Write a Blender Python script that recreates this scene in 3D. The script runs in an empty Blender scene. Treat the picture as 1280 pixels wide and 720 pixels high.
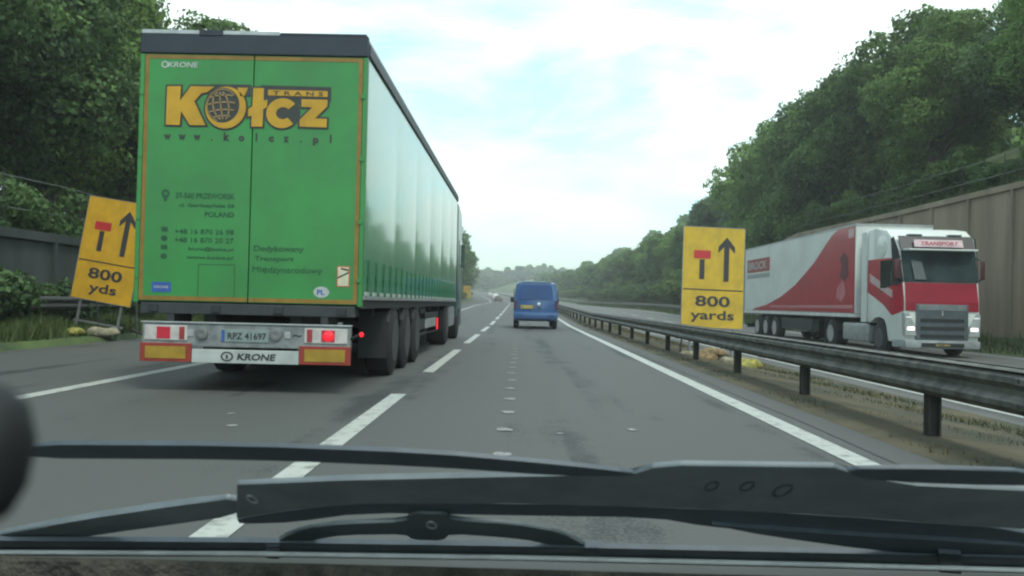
import bpy, bmesh, math, random
import numpy as np
from mathutils import Vector, Matrix, Euler
R = math.radians
scene = bpy.context.scene
COL = scene.collection
random.seed(7)

# ------------------------------------------------------------------ camera
EYE = 1.067
cam_d = bpy.data.cameras.new('camera')
cam_d.sensor_width = 36.0
cam_d.lens = 36.0 * 1047 / 1280
cam_d.clip_start = 0.02
cam_d.clip_end = 5000
cam_d.dof.use_dof = True
cam_d.dof.focus_distance = 25.0
cam_d.dof.aperture_fstop = 22.0
cam = bpy.data.objects.new('camera', cam_d)
COL.objects.link(cam)
cam.matrix_world = (Matrix.Translation((0, 0, EYE)) @ Matrix.Rotation(R(0.57), 4, 'Z')
                    @ Matrix.Rotation(R(90 + 1.007), 4, 'X') @ Matrix.Rotation(R(1.3), 4, 'Z'))
scene.camera = cam

# ------------------------------------------------------------------ render look
scene.view_settings.view_transform = 'Standard'
scene.view_settings.look = 'None'
scene.view_settings.gamma = 1.0
scene.view_settings.exposure = 0.06
scene.cycles.use_denoising = True
scene.cycles.max_bounces = 6
scene.cycles.diffuse_bounces = 3
scene.cycles.glossy_bounces = 3
scene.cycles.transparent_max_bounces = 8
scene.cycles.volume_bounces = 0
scene.cycles.filter_width = 2.2
scene.cycles.sample_clamp_indirect = 6

# ------------------------------------------------------------------ sky and sun
SUN_EL, SUN_AZ = 58.0, 150.0       # azimuth measured clockwise from +Y
world = bpy.data.worlds.new('World')
scene.world = world
world.use_nodes = True
nt = world.node_tree
N, L = nt.nodes, nt.links
N.clear()
out = N.new('ShaderNodeOutputWorld')
bg = N.new('ShaderNodeBackground')
sky = N.new('ShaderNodeTexSky')
sky.sky_type = 'NISHITA'
sky.sun_disc = False
sky.sun_elevation = R(SUN_EL)
sky.sun_rotation = R(SUN_AZ)
sky.air_density = 1.0
sky.dust_density = 1.5
tc = N.new('ShaderNodeTexCoord')
sep = N.new('ShaderNodeSeparateXYZ')
L.new(tc.outputs['Generated'], sep.inputs[0])
# project the view direction on a flat cloud layer overhead
den = N.new('ShaderNodeMath'); den.operation = 'ADD'; den.inputs[1].default_value = 0.22
L.new(sep.outputs['Z'], den.inputs[0])
dx = N.new('ShaderNodeMath'); dx.operation = 'DIVIDE'
dy = N.new('ShaderNodeMath'); dy.operation = 'DIVIDE'
L.new(sep.outputs['X'], dx.inputs[0]); L.new(den.outputs[0], dx.inputs[1])
L.new(sep.outputs['Y'], dy.inputs[0]); L.new(den.outputs[0], dy.inputs[1])
cmb = N.new('ShaderNodeCombineXYZ')
L.new(dx.outputs[0], cmb.inputs[0]); L.new(dy.outputs[0], cmb.inputs[1])
cmb.inputs[2].default_value = 5.3
nz = N.new('ShaderNodeTexNoise'); nz.inputs['Scale'].default_value = 1.9
nz.inputs['Detail'].default_value = 8; nz.inputs['Roughness'].default_value = 0.52
nz.inputs['Distortion'].default_value = 0.35
L.new(cmb.outputs[0], nz.inputs['Vector'])
rmp = N.new('ShaderNodeValToRGB')
rmp.color_ramp.elements[0].position = 0.38
rmp.color_ramp.elements[1].position = 0.58
rmp.color_ramp.elements[0].color = (0.16, 0.16, 0.16, 1)
L.new(nz.outputs['Fac'], rmp.inputs[0])
skm = N.new('ShaderNodeMix'); skm.data_type = 'RGBA'; skm.blend_type = 'MULTIPLY'
skm.inputs['Factor'].default_value = 1.0
L.new(sky.outputs[0], skm.inputs['A'])
skm.inputs['B'].default_value = (1.9, 2.35, 2.0, 1)
mixc = N.new('ShaderNodeMix'); mixc.data_type = 'RGBA'
L.new(rmp.outputs['Color'], mixc.inputs['Factor'])
L.new(skm.outputs['Result'], mixc.inputs['A'])
mixc.inputs['B'].default_value = (8.6, 10.0, 9.6, 1)       # bright cloud, in the sky texture's own units
L.new(mixc.outputs['Result'], bg.inputs['Color'])
bg.inputs['Strength'].default_value = 0.15
L.new(bg.outputs[0], out.inputs['Surface'])
world.cycles.sampling_method = 'MANUAL'
world.cycles.sample_map_resolution = 512

sun_d = bpy.data.lights.new('sun', 'SUN')
sun_d.energy = 2.0
sun_d.angle = R(12)
sun_d.color = (1.0, 0.97, 0.9)
sun = bpy.data.objects.new('sun', sun_d)
COL.objects.link(sun)
sdir = Vector((math.sin(R(SUN_AZ)) * math.cos(R(SUN_EL)), math.cos(R(SUN_AZ)) * math.cos(R(SUN_EL)), math.sin(R(SUN_EL))))
sun.rotation_euler = sdir.to_track_quat('Z', 'Y').to_euler()
sun.location = (0, 0, 60)

HAZE = 0.0012

# ------------------------------------------------------------------ materials
MATS = {}
def mat(name, col, rough=0.6, metal=0.0, col2=None, scale=8.0, bump=0.0, bscale=60.0, emit=0.0, coat=0.0,
        stretch=None, trans=0.0, spec=0.5, detail=4.0, lo=0.38, hi=0.62):
    if name in MATS: return MATS[name]
    m = bpy.data.materials.new(name); m.use_nodes = True
    n, l = m.node_tree.nodes, m.node_tree.links
    b = n['Principled BSDF']
    b.inputs['Base Color'].default_value = (*col, 1)
    b.inputs['Roughness'].default_value = rough
    b.inputs['Metallic'].default_value = metal
    b.inputs['Specular IOR Level'].default_value = spec
    if coat: b.inputs['Coat Weight'].default_value = coat; b.inputs['Coat Roughness'].default_value = 0.08
    t = n.new('ShaderNodeTexCoord')
    v = t.outputs['Object']
    if stretch:
        mp = n.new('ShaderNodeMapping'); mp.inputs['Scale'].default_value = stretch
        l.new(v, mp.inputs['Vector']); v = mp.outputs['Vector']
    if col2 is None: col2 = tuple(c * 0.78 for c in col)
    nx = n.new('ShaderNodeTexNoise'); nx.inputs['Scale'].default_value = scale
    nx.inputs['Detail'].default_value = detail; nx.inputs['Roughness'].default_value = 0.6
    l.new(v, nx.inputs['Vector'])
    rp = n.new('ShaderNodeValToRGB')
    rp.color_ramp.elements[0].position = lo; rp.color_ramp.elements[1].position = hi
    rp.color_ramp.elements[0].color = (*col2, 1); rp.color_ramp.elements[1].color = (*col, 1)
    l.new(nx.outputs['Fac'], rp.inputs[0]); l.new(rp.outputs['Color'], b.inputs['Base Color'])
    if bump:
        nb = n.new('ShaderNodeTexNoise'); nb.inputs['Scale'].default_value = bscale; nb.inputs['Detail'].default_value = 3
        l.new(v, nb.inputs['Vector'])
        bp = n.new('ShaderNodeBump'); bp.inputs['Strength'].default_value = bump; bp.inputs['Distance'].default_value = 0.02
        l.new(nb.outputs['Fac'], bp.inputs['Height']); l.new(bp.outputs['Normal'], b.inputs['Normal'])
    if emit:
        b.inputs['Emission Color'].default_value = (*col, 1); b.inputs['Emission Strength'].default_value = emit
    MATS[name] = m
    return m

def asphalt(name, base, dark, lane_c):
    """Road surface with worn wheel tracks and patches; object space is metres."""
    m = bpy.data.materials.new(name); m.use_nodes = True
    n, l = m.node_tree.nodes, m.node_tree.links
    b = n['Principled BSDF']
    t = n.new('ShaderNodeTexCoord')
    fine = n.new('ShaderNodeTexNoise'); fine.inputs['Scale'].default_value = 45; fine.inputs['Detail'].default_value = 4
    l.new(t.outputs['Object'], fine.inputs['Vector'])
    mp = n.new('ShaderNodeMapping'); mp.inputs['Scale'].default_value = (1.1, 0.045, 1)
    l.new(t.outputs['Object'], mp.inputs['Vector'])
    big = n.new('ShaderNodeTexNoise'); big.inputs['Scale'].default_value = 1.6; big.inputs['Detail'].default_value = 5
    l.new(mp.outputs[0], big.inputs['Vector'])
    pat = n.new('ShaderNodeTexNoise'); pat.inputs['Scale'].default_value = 0.8; pat.inputs['Detail'].default_value = 9; pat.inputs['Roughness'].default_value = 0.68
    l.new(t.outputs['Object'], pat.inputs['Vector'])
    a1 = n.new('ShaderNodeMath'); a1.operation = 'MULTIPLY_ADD'; a1.inputs[1].default_value = 0.5
    l.new(fine.outputs['Fac'], a1.inputs[0]); l.new(big.outputs['Fac'], a1.inputs[2])
    sx = n.new('ShaderNodeSeparateXYZ'); l.new(t.outputs['Object'], sx.inputs[0])
    k1 = n.new('ShaderNodeMath'); k1.operation = 'MULTIPLY_ADD'; k1.inputs[1].default_value = 3.369; k1.inputs[2].default_value = 1.35
    l.new(sx.outputs['X'], k1.inputs[0])
    k2 = n.new('ShaderNodeMath'); k2.operation = 'COSINE'; l.new(k1.outputs[0], k2.inputs[0])
    k3 = n.new('ShaderNodeMath'); k3.operation = 'MULTIPLY_ADD'; k3.inputs[1].default_value = 0.07
    l.new(k2.outputs[0], k3.inputs[0]); l.new(a1.outputs[0], k3.inputs[2])
    a2 = n.new('ShaderNodeMath'); a2.operation = 'MULTIPLY_ADD'; a2.inputs[1].default_value = 0.72
    l.new(pat.outputs['Fac'], a2.inputs[0]); l.new(k3.outputs[0], a2.inputs[2])
    rp = n.new('ShaderNodeValToRGB')
    rp.color_ramp.elements[0].position = 0.94; rp.color_ramp.elements[1].position = 1.30
    rp.color_ramp.elements[0].color = (*dark, 1); rp.color_ramp.elements[1].color = (*base, 1)
    l.new(a2.outputs[0], rp.inputs[0]); l.new(rp.outputs['Color'], b.inputs['Base Color'])
    b.inputs['Roughness'].default_value = 0.72
    b.inputs['Specular IOR Level'].default_value = 0.45
    bp = n.new('ShaderNodeBump'); bp.inputs['Strength'].default_value = 0.5; bp.inputs['Distance'].default_value = 0.01
    l.new(fine.outputs['Fac'], bp.inputs['Height']); l.new(bp.outputs['Normal'], b.inputs['Normal'])
    return m

M_ROAD = asphalt('asphalt', (0.070, 0.074, 0.072), (0.030, 0.034, 0.034), 0)
M_ROAD2 = asphalt('asphalt_far_side', (0.10, 0.104, 0.10), (0.065, 0.068, 0.065), 0)
M_PAINT = mat('road_paint', (0.38, 0.40, 0.38), 0.6, col2=(0.17, 0.18, 0.17), scale=9, lo=0.3, hi=0.5)
M_SOIL = mat('verge_soil', (0.09, 0.077, 0.045), 0.95, col2=(0.032, 0.037, 0.026), scale=0.7, bump=0.8, bscale=14, detail=7)
M_GRASSG = mat('verge_grass', (0.075, 0.115, 0.03), 0.95, col2=(0.03, 0.05, 0.018), scale=0.5, bump=1.0, bscale=9, detail=7)
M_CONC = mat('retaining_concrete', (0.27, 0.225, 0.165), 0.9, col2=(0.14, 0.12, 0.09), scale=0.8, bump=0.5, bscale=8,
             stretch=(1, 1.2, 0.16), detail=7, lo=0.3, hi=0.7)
M_CONCD = mat('shade_dark_wall', (0.04, 0.05, 0.048), 0.92, col2=(0.02, 0.03, 0.026), scale=0.9, bump=0.6, bscale=7,
              stretch=(1, 1.2, 0.3), detail=7)  # shade on the left wall is put into this dark colour
M_GALV = mat('weathered_galvanised', (0.15, 0.15, 0.135), 0.6, 0.2, col2=(0.055, 0.056, 0.052), scale=5, bump=0.15, bscale=30, detail=7)
M_POST = mat('dark_post', (0.05, 0.05, 0.047), 0.7, 0.2, scale=9)
M_WOOD = mat('fence_rail', (0.24, 0.25, 0.23), 0.8, scale=6)
M_RUB = mat('tyre_rubber', (0.018, 0.018, 0.019), 0.85, scale=20, bump=0.3)
M_RIM = mat('grey_rim', (0.07, 0.075, 0.08), 0.6, 0.3, scale=10)
M_RIMW = mat('bright_rim', (0.6, 0.62, 0.64), 0.3, 0.8, scale=10)
M_CHAS = mat('chassis_black', (0.022, 0.024, 0.026), 0.6, scale=6)
M_SIGN = mat('sign_yellow', (0.56, 0.37, 0.03), 0.5, col2=(0.44, 0.30, 0.03), scale=3)
M_SIGNB = mat('sign_black', (0.035, 0.035, 0.04), 0.6)
M_SIGNR = mat('sign_red', (0.5, 0.03, 0.035), 0.5)
M_STEEL = mat('sign_steel', (0.25, 0.26, 0.27), 0.5, 0.5)

# ------------------------------------------------------------------ scene-graph helpers
def tag(o, label=None, cat=None, group=None, kind=None):
    if label: o['label'] = label
    if cat: o['category'] = cat
    if group: o['group'] = group
    if kind: o['kind'] = kind
    return o

def empty(name, loc=(0, 0, 0), rz=0.0, **kw):
    o = bpy.data.objects.new(name, None)
    o.empty_display_size = 0.3
    COL.objects.link(o)
    o.location = loc; o.rotation_euler = (0, 0, rz)
    return tag(o, **kw)

class MB:
    def __init__(s): s.v = []; s.f = []
    def add(s, vs, fs):
        k = len(s.v); s.v += [tuple(p) for p in vs]; s.f += [tuple(i + k for i in f) for f in fs]; return s
    def box(s, x0, x1, y0, y1, z0, z1, bev=0.0):
        bm = bmesh.new()
        bmesh.ops.create_cube(bm, size=1.0)
        for v in bm.verts:
            v.co = Vector(((x0 + x1) / 2 + v.co.x * (x1 - x0), (y0 + y1) / 2 + v.co.y * (y1 - y0), (z0 + z1) / 2 + v.co.z * (z1 - z0)))
        if bev: bmesh.ops.bevel(bm, geom=bm.edges[:], offset=bev, segments=2, profile=0.6, affect='EDGES')
        bm.verts.index_update()
        s.add([v.co[:] for v in bm.verts], [[v.index for v in f.verts] for f in bm.faces]); bm.free(); return s
    def prism(s, pts, a, b, axis='x', bev=0.0):
        """pts: 2D outline; extruded from a to b along axis. x:(y,z) y:(x,z) z:(x,y)"""
        n = len(pts)
        def P(p, t):
            if axis == 'x': return (t, p[0], p[1])
            if axis == 'y': return (p[0], t, p[1])
            return (p[0], p[1], t)
        bm = bmesh.new()
        A = [bm.verts.new(P(p, a)) for p in pts]; B = [bm.verts.new(P(p, b)) for p in pts]
        bm.faces.new(A); bm.faces.new(B[::-1])
        for i in range(n): bm.faces.new((A[i], B[i], B[(i + 1) % n], A[(i + 1) % n]))
        if bev:
            bmesh.ops.bevel(bm, geom=[e for e in bm.edges], offset=bev, segments=2, profile=0.6, affect='EDGES')
        bmesh.ops.recalc_face_normals(bm, faces=bm.faces[:])
        bm.verts.index_update()
        s.add([v.co[:] for v in bm.verts], [[v.index for v in f.verts] for f in bm.faces]); bm.free(); return s
    def tube(s, pts, rad, n=8):
        pts = [Vector(p) for p in pts]
        if not hasattr(rad, '__len__'): rad = [rad] * len(pts)
        rings = []
        up = Vector((0, 0, 1))
        for i, p in enumerate(pts):
            d = (pts[min(i + 1, len(pts) - 1)] - pts[max(i - 1, 0)]).normalized()
            a = d.cross(up)
            if a.length < 0.1: a = d.cross(Vector((1, 0, 0)))
            a.normalize(); b = d.cross(a).normalized()
            rings.append([p + (a * math.cos(2 * math.pi * k / n) + b * math.sin(2 * math.pi * k / n)) * rad[i] for k in range(n)])
        vs = [q for r in rings for q in r]; fs = []
        for i in range(len(pts) - 1):
            for k in range(n):
                fs.append((i * n + k, i * n + (k + 1) % n, (i + 1) * n + (k + 1) % n, (i + 1) * n + k))
        fs.append(tuple(range(n))[::-1]); fs.append(tuple((len(pts) - 1) * n + k for k in range(n)))
        return s.add(vs, fs)
    def lathe(s, prof, c, axis='x', n=24, caps=True):
        """prof: list of (offset along axis, radius)"""
        vs = []; fs = []
        for t, r in prof:
            for k in range(n):
                a = 2 * math.pi * k / n; u, w = r * math.cos(a), r * math.sin(a)
                vs.append((c[0] + t, c[1] + u, c[2] + w) if axis == 'x' else ((c[0] + u, c[1] + t, c[2] + w) if axis == 'y' else (c[0] + u, c[1] + w, c[2] + t)))
        for i in range(len(prof) - 1):
            for k in range(n): fs.append((i * n + k, i * n + (k + 1) % n, (i + 1) * n + (k + 1) % n, (i + 1) * n + k))
        if caps:
            fs.append(tuple(range(n))[::-1]); fs.append(tuple((len(prof) - 1) * n + k for k in range(n)))
        return s.add(vs, fs)
    def build(s, name, m, parent=None, smooth=False, **kw):
        me = bpy.data.meshes.new(name)
        me.from_pydata(s.v, [], s.f); me.validate(); me.update()
        bm = bmesh.new(); bm.from_mesh(me); bmesh.ops.recalc_face_normals(bm, faces=bm.faces[:]); bm.to_mesh(me); bm.free()
        me.materials.append(m)
        if smooth:
            me.shade_smooth()
            me.set_sharp_from_angle(angle=R(38))
        o = bpy.data.objects.new(name, me); COL.objects.link(o)
        if parent: o.parent = parent
        return tag(o, **kw)

def mesh_np(name, verts, faces_q, m, parent=None, tri=False, **kw):
    me = bpy.data.meshes.new(name)
    k = 3 if tri else 4
    nv, nf = len(verts), len(faces_q)
    me.vertices.add(nv); me.vertices.foreach_set('co', np.asarray(verts, dtype=np.float32).ravel())
    me.loops.add(nf * k); me.loops.foreach_set('vertex_index', np.asarray(faces_q, dtype=np.int32).ravel())
    me.polygons.add(nf); me.polygons.foreach_set('loop_start', np.arange(0, nf * k, k, dtype=np.int32))
    me.update(calc_edges=True); me.validate()
    me.materials.append(m)
    o = bpy.data.objects.new(name, me); COL.objects.link(o)
    if parent: o.parent = parent
    return tag(o, **kw)

def copy_tree(o, parent=None):
    c = o.copy(); COL.objects.link(c)
    if parent: c.parent = parent; c.matrix_parent_inverse = o.matrix_parent_inverse
    for ch in list(o.children): copy_tree(ch, c)
    return c

def shape2d(name, loops, m, parent, depth=0.002, offset=0.0, y=0.0, mtx=None):
    """Flat cut-out (with holes) in the local XZ plane, facing -Y at local y."""
    cu = bpy.data.curves.new('tmp', 'CURVE'); cu.dimensions = '2D'; cu.fill_mode = 'BOTH'
    cu.extrude = depth / 2; cu.offset = offset
    for lp in loops:
        sp = cu.splines.new('POLY'); sp.points.add(len(lp) - 1)
        for i, p in enumerate(lp): sp.points[i].co = (p[0], p[1], 0, 1)
        sp.use_cyclic_u = True
    return _cu2mesh(cu, name, m, parent, y, mtx)

def _cu2mesh(cu, name, m, parent, y, mtx, fit=None, align='C', pos=None, shear=0.0):
    tmp = bpy.data.objects.new('tmp', cu); COL.objects.link(tmp)
    dg = bpy.context.evaluated_depsgraph_get(); dg.update()
    me = bpy.data.meshes.new_from_object(tmp.evaluated_get(dg))
    bpy.data.objects.remove(tmp); bpy.data.curves.remove(cu)
    me.name = name
    n = len(me.vertices); co = np.zeros(n * 3, dtype=np.float32); me.vertices.foreach_get('co', co); co = co.reshape(-1, 3)
    if fit is not None and n:
        w, h = fit
        mn, mx = co.min(0), co.max(0)
        sx = w / (mx[0] - mn[0]); sz = h / (mx[1] - mn[1])
        co[:, 0] = (co[:, 0] - mn[0]) * sx; co[:, 1] = (co[:, 1] - mn[1]) * sz
        co[:, 0] += co[:, 1] * shear
        ox = {'L': 0, 'C': -w / 2, 'R': -w}[align]
        co[:, 0] += pos[0] + ox; co[:, 1] += pos[1] - h / 2
    q = np.stack([co[:, 0], y - co[:, 2], co[:, 1]], 1)
    me.vertices.foreach_set('co', q.ravel().astype(np.float32)); me.update()
    me.materials.clear(); me.materials.append(m)
    o = bpy.data.objects.new(name, me); COL.objects.link(o)
    if parent: o.parent = parent
    if mtx is not None: o.matrix_local = mtx
    return o

def text(s, w, h, pos, m, parent, y=0.0, name='lettering', bold=0.0, align='C', depth=0.003, mtx=None, shear=0.0, spacing=1.0):
    cu = bpy.data.curves.new('tmp', 'FONT'); cu.body = s; cu.offset = bold; cu.extrude = depth / 2
    cu.space_character = spacing; cu.resolution_u = 3
    return _cu2mesh(cu, name, m, parent, y, mtx, (w, h), align, pos, shear)

def circ(cx, cz, rx, rz=None, a0=0, a1=360, n=28):
    rz = rz or rx
    return [(cx + rx * math.cos(R(a0 + (a1 - a0) * i / n)), cz + rz * math.sin(R(a0 + (a1 - a0) * i / n))) for i in range(n + (0 if a1 - a0 == 360 else 1))]

# ------------------------------------------------------------------ lie of the land
def cx(y):
    return 0.0 if y < 100 else -(y - 100) ** 2 / 4800.0
_ZY = [-60, 40, 70, 90, 110, 150, 190, 250, 290, 450, 600, 1600]
_ZZ = [0, 0, 0.30, 0.62, 0.80, 0.95, 1.17, 2.1, 2.9, 6.6, 9.0, 14.0]
def cz(y): return float(np.interp(y, _ZY, _ZZ))
def sm(a, b, x):
    t = min(1, max(0, (x - a) / (b - a))); return t * t * (3 - 2 * t)
def fR(y): return 1 - sm(54, 74, y)
def fL(y): return 1 - sm(44, 76, y)
def lerp(a, b, t): return a + (b - a) * t
PX = [-400, -250, -100, -40, -24, -15, -12.35, -12.1, -11.9, -9.8, -9.25, -9.1, 3.0, 3.15, 5.85, 5.95, 15.45, 15.6, 16.2, 17.6, 17.9, 18.15, 22, 30, 45, 80, 200, 400]
def prof(y):
    r, l = fR(y), fL(y)
    Rn = [-.29, -.25, -.1, .1, .3, 5.7, 7.4, 11, 17, 26, 34, 36]
    Rf = [-.29, -.25, -.1, .25, .4, .55, 1.8, 4.2, 8, 13, 20, 22]
    Ln = [12, 12, 9, 6.5, 4.6, 2.9, 2.45, .42, .38, .22, .1, -.03]
    Lf = [14, 12, 8, 3.5, 1.9, .9, .6, .5, .45, .22, .1, -.03]
    return [lerp(a, b, l) for a, b in zip(Lf, Ln)] + [-.03, -.02, -.27, -.29] + [lerp(a, b, r) for a, b in zip(Rf, Rn)]
def T(u, y): return cz(y) + float(np.interp(u, PX, prof(y)))
YS = [-60, -40, -20] + list(range(-10, 120, 2)) + list(range(120, 300, 6)) + list(range(300, 640, 15)) + [660, 700, 750, 800, 850]

def sheet(name, us, zs, m, ylist, tagname=None):
    """A ribbon that follows the road: us = offsets, zs = heights above the road profile."""
    vs = []; fs = []
    for y in ylist:
        for u, z in zip(us, zs): vs.append((u + cx(y), y, cz(y) + z))
    n = len(us)
    for i in range(len(ylist) - 1):
        for k in range(n - 1): fs.append((i * n + k, i * n + k + 1, (i + 1) * n + k + 1, (i + 1) * n + k))
    b = MB(); b.add(vs, fs)
    o = b.build(name, m, kind='structure')
    return o

# terrain: one sheet to the horizon
vs = []; fs = []
for y in YS:
    P = prof(y)
    for u, z in zip(PX, P):
        zz = z + cz(y)
        if y > 560: zz += 5 * sm(560, 800, y)
        vs.append((u + cx(y) * (1 if abs(u) < 100 else 0.6), y, zz))
n = len(PX)
for i in range(len(YS) - 1):
    for k in range(n - 1): fs.append((i * n + k, i * n + k + 1, (i + 1) * n + k + 1, (i + 1) * n + k))
b = MB(); b.add(vs, fs); terrain = b.build('terrain', M_GRASSG, smooth=True, kind='structure')

RY = [y for y in YS if y <= 560]
sheet('road', [-9.3, -5, -1.35, 2.4, 3.0], [0.0, 0.0, 0.0, 0.0, 0.0], M_ROAD, RY)
sheet('opposite_road', [5.95, 10.7, 15.5], [-.25, -.25, -.25], M_ROAD2, RY)
MED = [y for y in YS if y <= 560]
sheet('central_reserve', [2.995, 3.2, 3.6, 4.4, 5.2, 5.955], [0.001, 0.02, 0.015, -0.08, -0.19, -0.245], M_SOIL, MED)

def line(name, u, w, z, y0, y1):
    ys = [y0] + [y for y in YS if y0 < y < y1] + [y1]
    return sheet(name, [u - w / 2, u + w / 2], [z + .005, z + .005], M_PAINT, ys)
line('nearside_edge_line', -5.0, .2, 0, -20, 540)
line('offside_edge_line', 2.42, .2, 0, -20, 540)
line('opposite_edge_line', 6.5, .2, -.25, -20, 540)
line('opposite_far_edge_line', 14.8, .2, -.25, -20, 540)
b = MB()
y = -5.5
while y < 520:
    u = -1.35; w = .085
    ys = [y] + [q for q in YS if y < q < y + 6] + [y + 6]
    for a, c in zip(ys[:-1], ys[1:]):
        b.add([(u - w + cx(a), a, cz(a) + .005), (u + w + cx(a), a, cz(a) + .005), (u + w + cx(c), c, cz(c) + .005), (u - w + cx(c), c, cz(c) + .005)], [(0, 1, 2, 3)])
    u = 10.65
    for a, c in zip(ys[:-1], ys[1:]):
        if y + 3 > a: b.add([(u - w + cx(a), a, cz(a) - .245), (u + w + cx(a), a, cz(a) - .245), (u + w + cx(c), c, cz(c) - .245), (u - w + cx(c), c, cz(c) - .245)], [(0, 1, 2, 3)])
    y += 9.0
b.build('lane_line', M_PAINT, kind='structure')
# small pale marks down the middle of the lane
b = MB()
M_MARK = mat('pale_mark', (0.3, 0.31, 0.3), 0.7, col2=(0.13, 0.13, 0.13), scale=25)
rng = random.Random(3)
for i in range(15):
    yy = 5.9 + i * 1.13; xx = -.09 + rng.uniform(-.02, .02)
    pts = [(xx + math.cos(a) * .075 * rng.uniform(.7, 1.1), yy + math.sin(a) * .1 * rng.uniform(.6, 1.2), .006) for a in [k * .628 for k in range(10)]]
    b.add(pts, [tuple(range(10))])
for (xx, yy, q) in ((-2.6, 7.6, .04), (-2.35, 6.9, .05), (.98, 7.2, .05), (.35, 6.9, .03)):
    b.add([(xx + math.cos(a) * q * rng.uniform(.7, 1.2), yy + math.sin(a) * q * 1.3 * rng.uniform(.5, 1.2), .006) for a in [k * .698 for k in range(9)]], [tuple(range(9))])
b.build('pale_road_mark', M_MARK, kind='structure')
# sealed joints and a darker repair strip
M_TAR = mat('tar_seal', (0.04, 0.042, 0.042), .6, col2=(.055, .058, .056), scale=6)
b = MB()
def seam(pts, w):
    for (x0_, y0_), (x1_, y1_) in zip(pts[:-1], pts[1:]):
        d = Vector((x1_ - x0_, y1_ - y0_)).normalized(); nx_, ny_ = -d.y * w, d.x * w
        b.add([(x0_ + nx_, y0_ + ny_, .0045), (x0_ - nx_, y0_ - ny_, .0045), (x1_ - nx_, y1_ - ny_, .0045), (x1_ + nx_, y1_ + ny_, .0045)], [(0, 1, 2, 3)])
seam([(2.68 + .02 * math.sin(k * .9), 2 + k * .7) for k in range(50)], .015)
b.build('tar_joint', M_TAR, kind='structure')

# ------------------------------------------------------------------ retaining walls
def wall(name, side, u0, thick, m, ylist, f, label):
    vs = []; fs = []
    for y in ylist:
        P = dict(zip(PX, prof(y)))
        if side > 0: top = P[18.15] + .12; bot = P[17.6] - .4
        else: top = P[-12.35] + .12; bot = P[-11.9] - .4
        rib = .0
        a = u0 + rib; c = u0 + thick * side
        lean = .1 * side
        vs += [(a + cx(y), y, bot + cz(y)), (a + lean + cx(y), y, top - .22 + cz(y)), (a - .1 * side + lean + cx(y), y, top - .22 + cz(y)),
               (a - .1 * side + lean + cx(y), y, top + cz(y)), (c + cx(y), y, top + cz(y)), (c + cx(y), y, bot + cz(y))]
    n = 6
    for i in range(len(ylist) - 1):
        for k in range(n): fs.append((i * n + k, i * n + (k + 1) % n, (i + 1) * n + (k + 1) % n, (i + 1) * n + k))
    fs += [tuple(range(n)), tuple((len(ylist) - 1) * n + k for k in range(n))]
    b = MB(); b.add(vs, fs)
    root = empty(name, (u0, 10, 0), label=label, cat='wall')
    o = b.build('wall_face', m, root); o.location = (-u0, -10, 0)
    # vertical panel joints, pilasters
    pb = MB()
    y = ylist[0] + 1.5
    while y < ylist[-1] - 3:
        P = dict(zip(PX, prof(y)))
        top = (P[18.15] if side > 0 else P[-12.35]) - .1
        bot = (P[17.6] if side > 0 else P[-11.9]) - .3
        if top - bot > 1.2:
            pb.box(min(u0 - .012 * side, u0 + .2 * side), max(u0 - .012 * side, u0 + .2 * side), y - .05, y + .05, bot + cz(y), top + cz(y))
        y += 3.0
    o2 = pb.build('pilaster', m, root); o2.location = (-u0, -10, 0)
    return root
WY = list(range(-10, 76, 2))
wall('retaining_wall', 1, 17.75, .35, M_CONC, WY, fR, 'brown concrete retaining wall behind the red and white lorry')
wall('retaining_wall', -1, -12.0, .3, M_CONCD, [y for y in WY if y <= 72], fL, 'retaining wall coloured dark for shade, behind the leaning yellow sign')

M_FRAIL = mat('fence_wire_grey', (0.12, 0.14, 0.13), 0.7, scale=6)
def rail_fence(side, u, heights, ys, label, grp):
    root = empty('rail_fence', (u, 20, T(u, 20)), label=label, cat='fence')
    off = Vector((-u, -20, -T(u, 20)))
    for h in heights:
        pts = [(u + cx(y), y, T(u + .2 * side, y) + h + .03 * math.sin(y * .9)) for y in range(ys[0], ys[1] + 1, 3)]
        o = MB().tube(pts, .014, 6).build('rail', M_FRAIL, root, smooth=True); o.location = off
    y = ys[0]
    while y <= ys[1]:
        z = T(u + .2 * side, y)
        o = MB().box(-.015, .015, -.015, .015, -.1, max(heights) + .05, .006).build('post', M_POST, root)
        o.location = off + Vector((u + cx(y), y, z)); y += 3
rail_fence(1, 18.35, (.55, 1.25), (2, 62), 'two-rail fence running along the top of the brown wall', '')
rail_fence(-1, -12.5, (.62, 1.4), (2, 50), 'two-rail fence along the top of the dark left wall', '')

# ------------------------------------------------------------------ crash barriers
def w_beam(root, u, z0, ys, face, off, m=None):
    # cross-section (du, dz), face = direction the corrugation looks
    sec = [(0, 0), (.02, .015), (.075, .05), (.08, .09), (.03, .135), (.03, .175), (.08, .22), (.075, .26), (.02, .295), (0, .31)]
    sec = [(du * face, dz) for du, dz in sec]
    th = [(du - .012 * face, dz) for du, dz in sec][::-1]
    loop = sec + th
    vs = []; fs = []
    n = len(loop)
    for y in ys:
        for du, dz in loop: vs.append((u + du + cx(y), y, z0 + dz + cz(y)))
    for i in range(len(ys) - 1):
        for k in range(n): fs.append((i * n + k, i * n + (k + 1) % n, (i + 1) * n + (k + 1) % n, (i + 1) * n + k))
    b = MB(); b.add(vs, fs)
    o = b.build('beam', m or M_GALV, root, smooth=True); o.location = off
    return o
JOINTS = True
root = empty('crash_barrier', (3.54, 7.2, 0), label='long weathered steel crash barrier on posts along the central reserve', cat='crash barrier')
off = Vector((-3.54, -7.2, 0))
BY = [y for y in YS if -10 <= y <= 520]
w_beam(root, 3.46, .37, BY, -1, off)
w_beam(root, 3.62, .37, BY, 1, off)
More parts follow.
